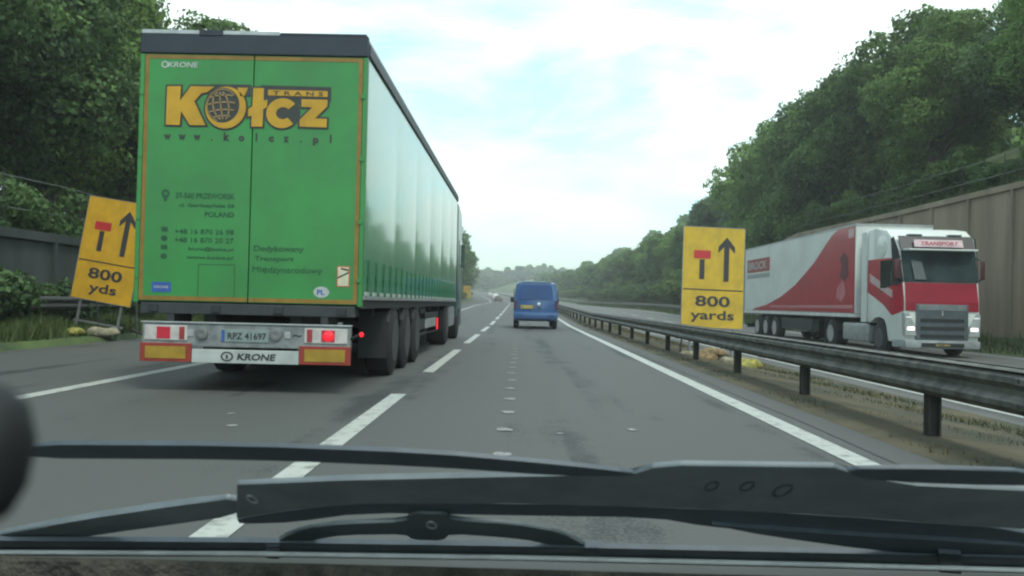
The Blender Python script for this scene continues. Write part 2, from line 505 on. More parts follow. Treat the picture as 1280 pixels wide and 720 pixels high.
o = sheet('top_plate', [3.40, 3.68], [.672, .672], M_GALV, BY); del o['kind']; o.parent = root; o.location = off
for k in range(16):
    yj = 5.6 + 6.4 * k
    o = w_beam(root, 3.455, .366, [yj - .16, yj + .16], -1, off); o.name = 'lap_joint'
    bb = MB()
    for du, dz in ((-.075, .075), (-.075, .245)):
        for dyy in (-.1, 0, .1): bb.lathe([(-.012, .014), (-.006, .018), (.004, .018)], (3.46 + du, yj + dyy, .37 + dz + cz(yj)), 'x', 8)
    q = bb.build('bolt_row', M_POST, o); q.location = (0, 0, 0)
i = 0
y = 7.2 - 3.2 * 4
first = None
while i < 75:
    if first is None:
        bb = MB(); bb.box(-.05, .05, -.018, .018, -.05, .66); bb.box(-.05, -.035, -.055, .055, -.05, .66); bb.box(.035, .05, -.055, .055, -.05, .66)
        first = o = bb.build('post', M_POST, root)
    else:
        o = first.copy(); COL.objects.link(o)
    o.location = off + Vector((3.54 + cx(y), y, cz(y) + T(3.54, 0)))
    y += 3.2; i += 1
def side_barrier(u, face, ys, label, z=.3, posts=True):
    root = empty('crash_barrier', (u, 20, T(u, 20)), label=label, cat='crash barrier')
    off = Vector((-u, -20, -T(u, 20)))
    vz = T(u, 20) - cz(20)
    yy = [y for y in YS if ys[0] <= y <= ys[1]]
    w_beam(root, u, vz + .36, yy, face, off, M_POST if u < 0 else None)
    y = ys[0] + 1.0; f0 = None
    while y < ys[1]:
        if f0 is None: o = f0 = MB().box(-.05, .05, -.05, .05, -.3, .62).build('post', M_POST, root)
        else: o = f0.copy(); COL.objects.link(o)
        o.location = off + Vector((u - face * .08 + cx(y), y, cz(y) + vz)); y += 3.2
side_barrier(-10.9, 1, (-8, 60), 'low steel barrier in front of the dark left wall')
side_barrier(16.3, -1, (66, 300), 'distant pale barrier along the far verge of the opposite carriageway')

# ------------------------------------------------------------------ vegetation
def leaf_mat(name, a, c, seed=0.0):
    m = bpy.data.materials.new(name); m.use_nodes = True
    n, l = m.node_tree.nodes, m.node_tree.links
    b = n['Principled BSDF']; b.inputs['Roughness'].default_value = 0.6; b.inputs['Specular IOR Level'].default_value = .25
    g = n.new('ShaderNodeNewGeometry'); oi = n.new('ShaderNodeObjectInfo')
    nz = n.new('ShaderNodeTexNoise'); nz.inputs['Scale'].default_value = .55; nz.inputs['Detail'].default_value = 4
    l.new(g.outputs['Position'], nz.inputs['Vector'])
    ad = n.new('ShaderNodeMath'); ad.operation = 'MULTIPLY_ADD'; ad.inputs[1].default_value = .45
    l.new(oi.outputs['Random'], ad.inputs[0]); l.new(nz.outputs['Fac'], ad.inputs[2])
    ad2 = n.new('ShaderNodeMath'); ad2.operation = 'MULTIPLY_ADD'; ad2.inputs[1].default_value = .25
    l.new(g.outputs['Random Per Island'], ad2.inputs[0]); l.new(ad.outputs[0], ad2.inputs[2])
    rp = n.new('ShaderNodeValToRGB'); rp.color_ramp.elements[0].position = .5; rp.color_ramp.elements[1].position = 1.15 if False else 1.0
    rp.color_ramp.elements[0].color = (*a, 1); rp.color_ramp.elements[1].color = (*c, 1)
    l.new(ad2.outputs[0], rp.inputs[0]); l.new(rp.outputs['Color'], b.inputs['Base Color'])
    tr = n.new('ShaderNodeBsdfTranslucent'); l.new(rp.outputs['Color'], tr.inputs['Color'])
    mx = n.new('ShaderNodeMixShader'); mx.inputs[0].default_value = .3
    l.new(b.outputs[0], mx.inputs[1]); l.new(tr.outputs[0], mx.inputs[2])
    l.new(mx.outputs[0], n['Material Output'].inputs['Surface'])
    return m
M_LEAF = leaf_mat('leaf_green', (0.028, 0.06, 0.026), (0.14, 0.25, 0.06))
M_LEAFD = leaf_mat('leaf_dark', (0.024, 0.05, 0.028), (0.10, 0.18, 0.06))
M_LEAFB = leaf_mat('leaf_bright', (0.035, 0.075, 0.02), (0.12, 0.21, 0.045))
M_BARK = mat('bark', (0.075, 0.06, 0.045), 0.95, scale=7, bump=.7, bscale=18, stretch=(1, 1, .25))
M_BLADE = leaf_mat('grass_blade', (0.025, 0.045, 0.015), (0.075, 0.11, 0.035))

def tree_proto(kind, h, rad, nblob, nleaf, ls, mleaf, seed, low=.25, spiky=False):
    rs = np.random.RandomState(seed); rr = random.Random(seed)
    root = empty(kind)
    cz0 = h * (low + 1) / 2; rz = h * (1 - low) / 2
    blobs = []
    for i in range(nblob):
        d = rs.normal(size=3); d /= np.linalg.norm(d)
        t = rs.uniform(.35, .86)
        if spiky:
            zf = rs.uniform(-1, 1); wid = (1 - (zf * .5 + .5)) ** .8
            c = np.array([d[0] * rad * wid * .8, d[1] * rad * wid * .8, cz0 + zf * rz * .88]); r = rad * rs.uniform(.16, .3) * (wid * .7 + .4)
        else:
            c = np.array([d[0] * rad * t, d[1] * rad * t, cz0 + d[2] * rz * t]); r = rad * rs.uniform(.22, .42)
        blobs.append((c, r))
    tot = sum(r * r for c, r in blobs)
    C = []; Nn = []
    for c, r in blobs:
        k = int(nleaf * r * r / tot)
        d = rs.normal(size=(k, 3)); d[:, 2] += .25; d /= np.linalg.norm(d, axis=1)[:, None]
        # lumpy blob surface with twig-like spill
        ph = rs.uniform(0, 6.28, 3)
        lump = 1 + .22 * np.sin(d[:, 0] * 5 + ph[0]) * np.sin(d[:, 1] * 5 + ph[1]) + .12 * np.sin(d[:, 2] * 9 + ph[2])
        rad_ = r * lump * rs.uniform(.62, 1.06, k) ** .7
        out_ = rs.rand(k) < .05; rad_[out_] *= rs.uniform(1.05, 1.2, out_.sum())
        p = c + d * rad_[:, None] * np.array([1, 1, .8])
        C.append(p); Nn.append(d + rs.normal(scale=.55, size=(k, 3)))
    C = np.concatenate(C); Nn = np.concatenate(Nn); Nn /= np.linalg.norm(Nn, axis=1)[:, None]
    k = len(C)
    a = np.cross(Nn, rs.normal(size=(k, 3))); a /= np.linalg.norm(a, axis=1)[:, None]
    bb = np.cross(Nn, a)
    s = ls * rs.uniform(.55, 1.25, k)[:, None]
    V = np.empty((k, 4, 3)); V[:, 0] = C - a * s; V[:, 1] = C + bb * s * .55 + Nn * s * .12; V[:, 2] = C + a * s * 1.0; V[:, 3] = C - bb * s * .55 - Nn * s * .1
    V = V.reshape(-1, 3); F = np.arange(k * 4).reshape(-1, 4)
    mesh_np('crown', V, F, mleaf, root)
    tb = MB()
    top = cz0 + rz * .55
    tb.tube([(0, 0, -.4), (.05, 0, h * .12), (rs.uniform(-.2, .2), rs.uniform(-.2, .2), h * .45), (rs.uniform(-.3, .3), rs.uniform(-.3, .3), top)],
            [h * .028, h * .02, h * .014, h * .004], 7)
    for c, r in blobs[:min(14, nblob)]:
        zs = max(h * .15, c[2] - rr.uniform(.15, .4) * h)
        tb.tube([(0, 0, zs), (c[0] * .5, c[1] * .5, zs + (c[2] - zs) * .65), (c[0], c[1], c[2])], [h * .009, h * .006, h * .002], 5)
    tb.build('trunk', M_BARK, root, smooth=True)
    return root, h

PROTO = {
    'oak_near': tree_proto('broadleaf_tree', 11, 4.2, 34, 56000, .11, M_LEAF, 1, .12),
    'ash_near': tree_proto('broadleaf_tree', 11, 3.8, 30, 50000, .11, M_LEAFD, 2, .1),
    'bright_near': tree_proto('broadleaf_tree', 11, 4.0, 32, 54000, .11, M_LEAFB, 9, .1),
    'oak': tree_proto('broadleaf_tree', 11, 4.3, 30, 24000, .165, M_LEAF, 3, .06),
    'dark': tree_proto('broadleaf_tree', 11, 3.9, 28, 24000, .165, M_LEAFD, 4, .05),
    'bright': tree_proto('broadleaf_tree', 10, 4.0, 26, 22000, .165, M_LEAFB, 5, .05),
    'spire': tree_proto('conifer_tree', 12, 3.0, 40, 22000, .15, M_LEAFD, 6, .06, True),
    'far': tree_proto('broadleaf_tree', 11, 4.8, 24, 8000, .33, M_LEAF, 7, .03),
    'fard': tree_proto('broadleaf_tree', 11, 4.6, 24, 8000, .33, M_LEAFD, 8, .03),
}
BUSH = {
    'bush': tree_proto('bush', 2.0, 1.3, 16, 7000, .09, M_LEAF, 11, 0.0),
    'bushd': tree_proto('bush', 2.0, 1.4, 16, 7000, .09, M_LEAFD, 12, 0.0),
    'bushb': tree_proto('bush', 1.8, 1.4, 14, 6000, .09, M_LEAFB, 13, 0.0),
}
ALLP = {**PROTO, **BUSH}
USED = set()
def plant(key, u, y, h, label, group=None, cat='tree', wide=1.0, z=None, absx=False):
    root, h0 = ALLP[key]
    o = root if key not in USED else copy_tree(root)
    USED.add(key)
    s = h / h0
    x = u if absx else u + cx(y)
    o.location = (x, y, (T(u, y) if z is None else z) - .15)
    rr = random.Random(int(u * 131 + y * 17))
    o.rotation_euler = (0, 0, rr.uniform(0, 6.28)); o.scale = (s * wide, s * wide, s)
    tag(o, label=label, cat=cat, group=group)
    return o

rg = random.Random(21)
# right-hand wood: heights follow the skyline
SK_Y = [0, 20, 42, 50, 60, 66, 73, 82, 90, 108, 125, 140, 186, 250, 330, 520]
SK_Z = [17, 17.5, 18.6, 18.9, 18.9, 19.3, 20, 18.2, 16.2, 14.8, 13.6, 12.6, 12.5, 12, 13, 16]
def skyz(y): return float(np.interp(y, SK_Y, SK_Z))
KR = ['oak', 'dark', 'bright', 'oak', 'dark', 'spire']
GR = 'trees of the wood on the right-hand slope'
y = 4.0; i = 0
while y < 330:
    u = 22.5 + rg.uniform(-1.2, 2.2)
    top = skyz(y) * rg.uniform(.9, 1.02) ; h = max(5, top - T(u, y))
    k = KR[rg.randrange(6)]
    if y < 45: k = ['oak_near', 'ash_near', 'bright_near'][i % 3]
    if y > 190: k = ['far', 'fard'][i % 2]
    plant(k, u, y, h, 'leafy tree in the front row of the wood above the right carriageway', GR, wide=min(1.5, max(.8, 10.5 / h)))
    y += 5.0 if y < 190 else 7; i += 1
y = 20.0
while y < 420:
    u = 30 + rg.uniform(-1.5, 3)
    top = 1.067 + (skyz(y * 22.5 / u) - 1.067) * u / 22.5 * rg.uniform(.84, .98); h = max(6, min(17, top - T(u, y)))
    k = ['oak', 'dark', 'dark', 'spire'][rg.randrange(4)] if y < 190 else 'far'
    plant(k, u, y, h, 'tree standing deeper in the wood on the right-hand slope', 'deeper trees of the right-hand wood', wide=min(1.4, max(.8, 10.5 / h)))
    y += 8 if y < 190 else 12
y = 40.0
while y < 320:
    u = 41 + rg.uniform(-2, 4)
    top = 1.067 + (skyz(y * 22.5 / u) - 1.067) * u / 22.5 * rg.uniform(.8, .94); h = max(6, min(15, top - T(u, y)))
    plant('far', u, y, h, 'tree standing deeper in the wood on the right-hand slope', 'deeper trees of the right-hand wood', wide=min(1.4, max(.8, 10.5 / h)))
    y += 11
# bushes on the right above the wall and along the far bank
y = 8.0
while y < 60:
    plant(['bush', 'bushd', 'bushb'][rg.randrange(3)], 19.6 + rg.uniform(-.3, .8), y, rg.uniform(1.2, 2.4), 'bush on the bank above the brown retaining wall', 'bushes above the brown wall', 'bush')
    y += 3.0
y = 74.0
while y < 300:
    k = ['bush', 'bushb', 'bushd', 'bushb'][rg.randrange(4)]
    plant(k, 19.5 + rg.uniform(-.5, 1.5), y, rg.uniform(1.6, 3.4), 'bush on the green bank beside the opposite carriageway', 'bushes along the far right bank', 'bush', wide=1.3)
    y += 3.4 if y < 150 else 7
# left-hand wood
GL = 'trees of the wood above the dark left wall'
y = 3.0; i = 0
while y < 56:
    u = -15.8 + rg.uniform(-.8, .6)
    plant(['oak_near', 'bright_near', 'oak_near', 'bright_near', 'ash_near'][i % 5], u, y, rg.uniform(10.5, 12) if y < 38 else rg.uniform(9, 10.5), 'tall tree leaning over the dark left wall', GL, wide=.95)
    y += 4.3; i += 1
y = 8.0
while y < 66:
    plant(['dark', 'oak', 'ash_near'][rg.randrange(3)], -21 + rg.uniform(-1.5, 1), y, rg.uniform(12.5, 14.5) if y < 42 else 9.5, 'tree deeper in the wood on the left', 'deeper trees of the left-hand wood', wide=1.0)
    y += 5
y = 14.0
while y < 60:
    plant('dark', -28 + rg.uniform(-2, 2), y, rg.uniform(13, 15) if y < 46 else 10, 'tree deeper in the wood on the left', 'deeper trees of the left-hand wood', wide=1.1)
    y += 7
y = 62.0; i = 0
while y < 420:
    h = 9.5 if y < 110 else (15.0 + rg.uniform(-.8, .8))
    if y > 240: h = 10 + rg.uniform(-1, 1)
    k = ['dark', 'oak', 'dark', 'spire'][i % 4] if y < 240 else ['far', 'fard'][i % 2]
    plant(k, -14.6 + rg.uniform(-.8, .6), y, h, 'roadside tree on the left beyond the green lorry', 'trees lining the left verge beyond the lorry', wide=1.05)
    y += 6.5 if y < 240 else 9; i += 1
# low growth along the left wall
y = 4.0
while y < 50:
    plant(['bushd', 'bush'][rg.randrange(2)], -13.3 + rg.uniform(-.2, .3), y, rg.uniform(1.0, 1.9), 'bush trailing over the top of the dark left wall', 'bushes on top of the left wall', 'bush')
    y += 2.6
y = 12.0
while y < 46:
    plant(['bush', 'bushd'][rg.randrange(2)], -11.5 + rg.uniform(-.2, .2), y, rg.uniform(1.0, 2.1), 'low shrub growing at the foot of the dark left wall', 'low shrubs at the foot of the left wall', 'bush')
    y += 1.9
y = 80.0
while y < 260:
    plant('bushb', -12 + rg.uniform(-.5, .5), y, rg.uniform(1.2, 2.4), 'bush at the edge of the left verge', 'bushes at the edge of the left verge', 'bush', wide=1.3)
    y += 6
# far wooded hill that closes the view
for row, (yy, dz) in enumerate([(545, 0), (590, 3.0), (650, 6.5)]):
    x = -120.0
    while x < 190:
        y2 = yy + rg.uniform(-12, 12)
        zt = 14.5 + (3.2 if row == 1 else 0) + 2.2 * math.sin(x * .055 + 1) + 1.6 * math.sin(x * .13) + (x > 60) * 4
        hh = rg.uniform(10, 12.5)
        plant(['far', 'fard'][rg.randrange(2)], x, y2, hh, 'distant tree on the wooded hill that closes the view', 'distant trees on the closing hill', wide=1.25, z=zt + dz - hh * .55, absx=True)
        x += 7.5
far_ids = None

# grass and weeds: uncountable blades
def blades(name, n, fu, fy, hmin, hmax, m, seed):
    rs = np.random.RandomState(seed)
    us = fu(rs, n); ys = fy(rs, n)
    cxs = np.where(ys < 100, 0, -(ys - 100) ** 2 / 4800.0)
    zs = np.array([T(u, y) for u, y in zip(us, ys)])
    h = rs.uniform(hmin, hmax, n) * (0.5 + .5 * np.sin(us * 1.7 + ys * .9) ** 2)
    a = rs.uniform(0, 6.28, n); w = rs.uniform(.006, .016, n) * (1 + ys / 30)
    base = np.stack([us + cxs, ys, zs - .01], 1)
    d = np.stack([np.cos(a), np.sin(a), 0 * a], 1)
    V = np.empty((n, 3, 3)); V[:, 0] = base - d * w[:, None]; V[:, 1] = base + d * w[:, None]
    tip = base.copy(); tip[:, 2] += h; tip += np.stack([np.cos(a + 1.2), np.sin(a + 1.2), 0 * a], 1) * (h * rs.uniform(.1, .6, n))[:, None]
    V[:, 2] = tip
    return mesh_np(name, V.reshape(-1, 3), np.arange(n * 3).reshape(-1, 3), m, tri=True, kind='stuff')
o = blades('verge_grass', 60000, lambda r, n: r.uniform(-11.8, -9.35, n), lambda r, n: 8 + 60 * r.rand(n) ** 1.4, .08, .4, M_BLADE, 1)
tag(o, 'rough green grass on the left verge below the wall', 'grass')
o = blades('bank_grass', 70000, lambda r, n: r.uniform(15.6, 23, n), lambda r, n: 20 + 180 * r.rand(n), .1, .55, M_BLADE, 2)
tag(o, 'rough grass on the bank beside the opposite carriageway', 'grass')
o = blades('reserve_weeds', 42000, lambda r, n: 3.1 + 2.5 * r.rand(n), lambda r, n: 3 + 45 * r.rand(n) ** 1.3, .03, .12,
           mat('dry_weed', (0.12, 0.10, 0.045), .9, col2=(.045, .06, .022), scale=1.2), 3)
tag(o, 'sparse dry weeds in the central reserve', 'weeds')

# ------------------------------------------------------------------ yellow advance signs
def arrow_shapes(root, W, H, y=-.024):
    P = lambda fx, fz: (-W / 2 + fx * W, H - fz * H)
    shape2d('red_bar', [[P(.18, .235), P(.45, .235), P(.45, .315), P(.18, .315)]], M_SIGNR, root, y=y)
    shape2d('closed_lane_stem', [[P(.275, .325), P(.355, .325), P(.355, .52), P(.275, .52)]], M_SIGNB, root, y=y)
    shape2d('arrow', [[P(.705, .095), P(.84, .195), P(.84, .255), P(.748, .19), P(.748, .535), P(.665, .535), P(.665, .19), P(.572, .255), P(.572, .195)]], M_SIGNB, root, y=y)
    shape2d('dividing_line', [[P(.02, .617), P(.98, .617), P(.98, .627), P(.02, .627)]], M_SIGNB, root, y=y)

def sign(loc, rz, tilt, words, label, raise_, m=None):
    W, H = 1.47, 2.36
    root = empty('road_sign', loc, rz, label=label, cat='road sign', group='yellow lane-closure signs')
    root.rotation_euler = (R(-2), R(tilt), rz)
    o = MB().box(-W / 2, W / 2, -.018, .0, 0, H, .006).build('panel', m or M_SIGN, root); o.location = (0, 0, raise_)
    o2 = MB()
    t = .018
    o2.box(-W / 2 - .004, W / 2 + .004, -.022, .004, -.004, t * .6).box(-W / 2 - .004, W / 2 + .004, -.022, .004, H - t * .6, H + .004)
    o2.box(-W / 2 - .004, -W / 2 + t * .6, -.022, .004, t * .6, H - t * .6).box(W / 2 - t * .6, W / 2 + .004, -.022, .004, t * .6, H - t * .6)
    o2.build('edge_trim', M_STEEL, o)
    arrow_shapes(o, W, H)
    text('800', .56 * W, .105 * H, (0, H * (1 - .735)), M_SIGNB, o, y=-.024, bold=.022, name='distance_number')
    w2, l = (.7, 'yards') if words == 'yards' else (.46, 'yds')
    text(l, w2 * W, .12 * H, (0, H * (1 - .885)), M_SIGNB, o, y=-.024, bold=.018, name='distance_unit')
    for s in (-1, 1):
        MB().box(s * .5 - .025, s * .5 + .025, .006, .05, -.02, raise_ + H - .1).build('leg', M_STEEL, root)
        MB().tube([(s * .5, .9, -.02), (s * .5, .05, raise_ + H * .7)], .022, 6).build('back_stay', M_STEEL, root)
    MB().box(-.6, .6, .052, .08, .2, .25).build('cross_bar', M_STEEL, root)
    return root
sign((4.45, 19.5, T(4.45, 19.5)), R(4), 1.2, 'yards', 'yellow 800 yards sign standing in the central reserve beside the red and white lorry', .72)
sign((-9.62, 18.9, T(-9.6, 18.9) - .02), R(-6), 8.5, 'yds', 'leaning yellow 800 yds sign on the left verge, half hidden by the green lorry', .72, mat('sign_orange_yellow', (0.6, 0.33, 0.02), .5, col2=(.48, .27, .02), scale=3))
sign((-9.6 + cx(165), 165, T(-9.6, 165)), R(-4), 0, 'yards', 'tiny distant yellow sign on the left verge beyond the green lorry', .6)

M_SAND = mat('sandbag_cloth', (0.28, 0.2, 0.1), .9, col2=(.12, .09, .05), scale=12, bump=.5)
M_SANDY = mat('sandbag_yellow', (0.32, 0.28, 0.06), .9, col2=(.14, .15, .04), scale=10, bump=.5)
M_SANDW = mat('sandbag_pale', (0.3, 0.28, 0.19), .9, col2=(.15,.14,.1), scale=10, bump=.5)
def bag(x, y, z, rz, s, m, label, group):
    bm = bmesh.new(); bmesh.ops.create_icosphere(bm, subdivisions=3, radius=1)
    rr = random.Random(int(x * 99 + y * 7))
    ph = [rr.uniform(0, 6) for _ in range(3)]
    for v in bm.verts:
        c = v.co
        e = lambda t: math.copysign(abs(t) ** .62, t)
        c.x, c.y, c.z = e(c.x) * .34 * s, e(c.y) * .2 * s, e(c.z) * .12 * s
        c.z += .025 * math.sin(c.x * 14 + ph[0]) * s; c.y += .02 * math.sin(c.x * 17 + ph[1]) * s
        if abs(c.x) > .26 * s: c.z *= .6
        if c.z < 0: c.z *= .55
    me = bpy.data.meshes.new('sandbag'); bm.to_mesh(me); bm.free(); me.shade_smooth(); me.materials.append(m)
    o = bpy.data.objects.new('sandbag', me); COL.objects.link(o); o.location = (x, y, z + .06 * s); o.rotation_euler = (0, 0, rz)
    tag(o, label, 'sandbag', group)
g = 'sandbags weighting the central sign'
bag(3.98, 19.0, T(3.98, 19), .3, 1.0, M_SANDW, 'pale sandbag lying left of the others under the 800 yards sign', g)
bag(4.05, 18.1, T(4.05, 18.1), 1.2, 1.15, M_SAND, 'tan sandbag nearest the crash barrier below the 800 yards sign', g)
bag(4.2, 18.15, T(4.2, 18.15) + .14, .6, .9, M_SAND, 'tan sandbag piled on top of another below the 800 yards sign', g)
bag(4.4, 17.2, T(4.4, 17.2), -.3, 1.0, M_SANDW, 'pale sandbag between the tan and the yellow ones', g)
bag(4.62, 16.9, T(4.62, 16.9), .9, 1.05, M_SANDY, 'yellow sandbag rightmost below the 800 yards sign', g)
bag(4.95, 18.4, T(4.95, 18.4), .2, .95, M_SANDY, 'yellow sandbag behind the right foot of the 800 yards sign', g)
bag(-9.3, 18.6, T(-9.3, 18.6), .4, 1.1, M_SANDW, 'pale sandbag at the foot of the leaning yellow sign', 'sandbags at the left sign')
bag(-9.55, 17.9, T(-9.55, 17.9), 1.5, .8, M_SANDY, 'greenish yellow sandbag left of the pale one by the leaning sign', 'sandbags at the left sign')

# ------------------------------------------------------------------ wheels
def wheel(parent, x, y, z, r, w, side, rim=M_RIM, name='wheel', dual=False):
    """side = +1 if the outer face looks to +x"""
    s = side
    prof = [(-w / 2, r * .62), (-w / 2 + .02, r * .9), (-w / 2 + .05, r * .985), (-w * .15, r), (w * .15, r), (w / 2 - .05, r * .985), (w / 2 - .02, r * .9), (w / 2, r * .62)]
    t = MB().lathe(prof, (0, 0, 0), 'x', 28).build(name, M_RUB, parent, smooth=True); t.location = (x, y, z)
    k = s * w / 2
    pr = [(k + s * .004, r * .61), (k - s * .015, r * .57), (k - s * .09, r * .5), (k - s * .1, r * .28), (k - s * .03, r * .24), (k - s * .02, r * .12), (k - s * .012, r * .02)]
    if s < 0: pr = pr
    MB().lathe(pr, (0, 0, 0), 'x', 28).build('rim', rim, t, smooth=True)
    return t

# ------------------------------------------------------------------ green articulated lorry
M_GRN = mat('lorry_green', (0.03, 0.225, 0.05), .5, col2=(0.03, 0.18, 0.045), scale=1.2, coat=.1)
M_CURT = mat('green_curtain', (0.08, 0.31, 0.15), .27, col2=(0.06, 0.26, 0.12), scale=.8, bump=.12, bscale=1.3, stretch=(1, 1.1, .35), spec=.7, coat=.75)
M_ORA = mat('contour_tape', (0.24, 0.14, 0.02), .5, scale=5)
M_NAVY = mat('header_navy', (0.013, 0.02, 0.036), .45, scale=4)
M_ALU = mat('dull_aluminium', (0.42, 0.44, 0.45), .4, .5, scale=5)
M_LOGO = mat('logo_gold', (0.5, 0.28, 0.012), .5, scale=3)
M_LOGD = mat('logo_dark', (0.03, 0.035, 0.03), .5)
M_TXT = mat('dark_lettering', (0.008, 0.075, 0.028), .5)
M_WHT = mat('white_plate', (0.42, 0.45, 0.44), .5, col2=(.30, .33, .32), scale=3, detail=7)
M_REDL = mat('red_lens', (0.42, 0.02, 0.04), .3, emit=.12)
M_REDG = mat('brake_lamp_lit', (.8, 0.015, 0.03), .25, emit=.9)
M_BRED = mat('board_red', (0.27, 0.03, 0.02), .5, scale=6)
M_BYEL = mat('board_yellow', (0.33, 0.21, 0.02), .5, scale=6)
M_BLUE = mat('sticker_blue', (0.03, 0.09, 0.35), .5)
M_GLASS = mat('dark_glass', (0.02, 0.028, 0.03), .08, spec=.9, scale=2)

gl = empty('articulated_lorry', (-3.03, 9.3, 0), label='green curtain-sided articulated lorry seen from behind in the left lane', cat='lorry')
hw = 1.275
Lg = 13.6
# box: roof, front wall, floor, far side
MB().box(-hw + .01, hw - .01, .05, Lg, 3.9, 3.96).build('roof', M_ALU, gl)
MB().box(-hw + .01, hw - .01, Lg - .08, Lg, 1.1, 3.9).build('front_wall', M_ALU, gl)
MB().box(-hw + .02, hw - .02, .06, Lg - .08, .96, 1.09).build('floor_frame', M_CHAS, gl)
# header beam
hb = MB().box(-hw, hw, -.03, .05, 3.77, 4.0, .01).build('header_beam', M_NAVY, gl)
MB().box(-hw + .01, -.62, -.036, .05, 3.985, 4.03, .006).box(-.35, .28, -.036, .05, 3.985, 4.03, .006).build('roof_edge', M_ALU, hb)
MB().box(-.61, -.36, -.04, .05, 3.97, 4.035, .006).box(.29, hw - .02, -.034, .05, 3.99, 4.02, .006).build('roof_seal', M_NAVY, hb)
for sx in (-1, 1):
    MB().box(min(sx * hw, sx * (hw - .05)), max(sx * hw, sx * (hw - .05)), -.02, .06, .98, 3.765, .008).build('corner_post', M_GRN, gl)
# doors
for sx in (-1, 1):
    a, c = (-hw + .052, -.006) if sx < 0 else (.006, hw - .052)
    d = MB().box(a, c, -.012, .045, 1.0, 3.765, .006).build('rear_door', M_GRN, gl)
    y = -.0145; dd = .002
    e = .045
    x0, x1 = a + .004, c - .004
    if sx < 0:
        tp = [[(x0, 1.01), (x1, 1.01), (x1, 1.01 + e), (x0 + e, 1.01 + e), (x0 + e, 3.755 - e), (x1, 3.755 - e), (x1, 3.755), (x0, 3.755)]]
    else:
        tp = [[(x0, 1.01), (x1, 1.01), (x1, 3.755), (x0, 3.755), (x0, 3.755 - e), (x1 - e, 3.755 - e), (x1 - e, 1.01 + e), (x0, 1.01 + e)]]
    shape2d('contour_tape', tp, M_ORA, d, dd, y=y)
    hx = -hw + .035 if sx < 0 else hw - .035
    for hz in (1.25, 1.9, 2.6, 3.3):
        MB().box(min(hx - .03, hx + .02), max(hx - .03, hx + .02), -.03, -.021, hz, hz + .05, .004).build('hinge', M_GRN, d)
    if sx < 0: dl = d
    else: dr = d
# logo
def LZ(zx, zy): return (-.98 + (zx - 60) * .001605, 3.42 - ((zy - (zx - 60) * .0227) - 48) * .00161)
def poly(pts): return [LZ(*p) for p in pts]
Kp = [(70, 62), (165, 62), (162, 165), (235, 62), (400, 66), (350, 105), (310, 112), (262, 168), (345, 335), (235, 333), (172, 235), (165, 333), (68, 330)]
Otail = [(560, 73), (636, 75), (612, 130), (585, 135)]
Lp = [(672, 75), (745, 78), (745, 165), (772, 158), (770, 208), (745, 225), (742, 345), (665, 345), (665, 268), (640, 275), (640, 222), (668, 205)]
ang = [R(a) for a in range(38, 323, 12)]
Cp = [(878 + 112 * math.cos(a), 252 - 104 * math.sin(a)) for a in ang] + [(882 + 48 * math.cos(a), 252 - 42 * math.sin(a)) for a in ang[::-1]]
Zp = [(1010, 155), (1190, 160), (1190, 205), (1105, 290), (1190, 292), (1188, 352), (1000, 345), (1000, 298), (1085, 212), (1010, 208)]
Tp = [(775, 88), (1190, 100), (1190, 140), (775, 128)]
def ell(cx_, cy_, rx, ry, n=30): return [(cx_ + rx * math.cos(2 * math.pi * k / n), cy_ + ry * math.sin(2 * math.pi * k / n)) for k in range(n)]
Oo, Oi = ell(482, 212, 142, 146), ell(462, 196, 116, 122)
logo = empty  # (logo pieces are sub-parts of the door they sit on)
backing = [Kp, ell(482, 212, 142, 146), Lp, Cp[:24] , Zp, Tp]
for k, p in enumerate([Kp, Oo, Otail, Lp, [(878 + 112 * math.cos(a), 252 - 104 * math.sin(a)) for a in [R(t) for t in range(0, 360, 12)]], Zp, Tp, [(735, 70), (1200, 84), (1200, 160), (735, 200)], [(380, 62), (640, 66), (640, 120), (380, 120)]]):
    shape2d('logo_outline', [poly(p)], M_LOGD, dl, .001, offset=.022, y=-.0135 - .0006 * k)
for nm, p in (('letter_k', [Kp]), ('letter_o', [Oo, Oi]), ('letter_o_tail', [Otail]), ('letter_l', [Lp]), ('letter_c', [Cp]), ('letter_z', [Zp]), ('word_strip', [Tp])):
    shape2d(nm, [poly(q) for q in p], M_LOGO, dl, .003, y=-.0215)
text('TRANS', .56, .045, LZ(985, 115), M_LOGD, dl, y=-.0245, bold=.01, spacing=1.7)
gb = MB()
def rib(pts, w):
    pts = [Vector((LZ(*p)[0], -.022, LZ(*p)[1])) for p in pts]
    for a, c in zip(pts[:-1], pts[1:]):
        d = (c - a).normalized(); nn = Vector((d.z, 0, -d.x)) * w
        gb.add([a - nn, a + nn, c + nn, c - nn], [(0, 1, 2, 3)])
for off in (-62, -8, 48):
    rib([(455 + off * math.cos(t) + 14 * math.sin(t), 198 + 100 * math.sin(t)) for t in np.linspace(-1.25, 1.25, 9)], .008)
for zz in (-62, -12, 40, 82):
    wv = 100 * math.sqrt(max(0, 1 - (zz / 108) ** 2))
    rib([(452 + t * wv, 198 + zz - 12 * (1 - t * t) - t * 6) for t in np.linspace(-.95, .95, 9)], .008)
rib([(458 + 106 * math.cos(t), 196 + 112 * math.sin(t)) for t in np.linspace(1.9, 5.6, 22)], .006)
gbo = gb.build('globe_grid', mat('logo_brown', (0.3, 0.2, 0.09), .5), dl)
def dtext(s, w, h, x, z, al='C', d=None, bold=.01, m=None, sp=1.0, sh=0.0):
    return text(s, w, h, (x, z), m or M_TXT, d or dl, y=-.0145, bold=bold, align=al, spacing=sp, shear=sh)
ch = 'www.kolcz.pl'
xs = [-.955, -.815, -.675, -.565, -.455, -.33, -.215, -.10, .025, .10 + .03, .21 + .03, .33 + .03]
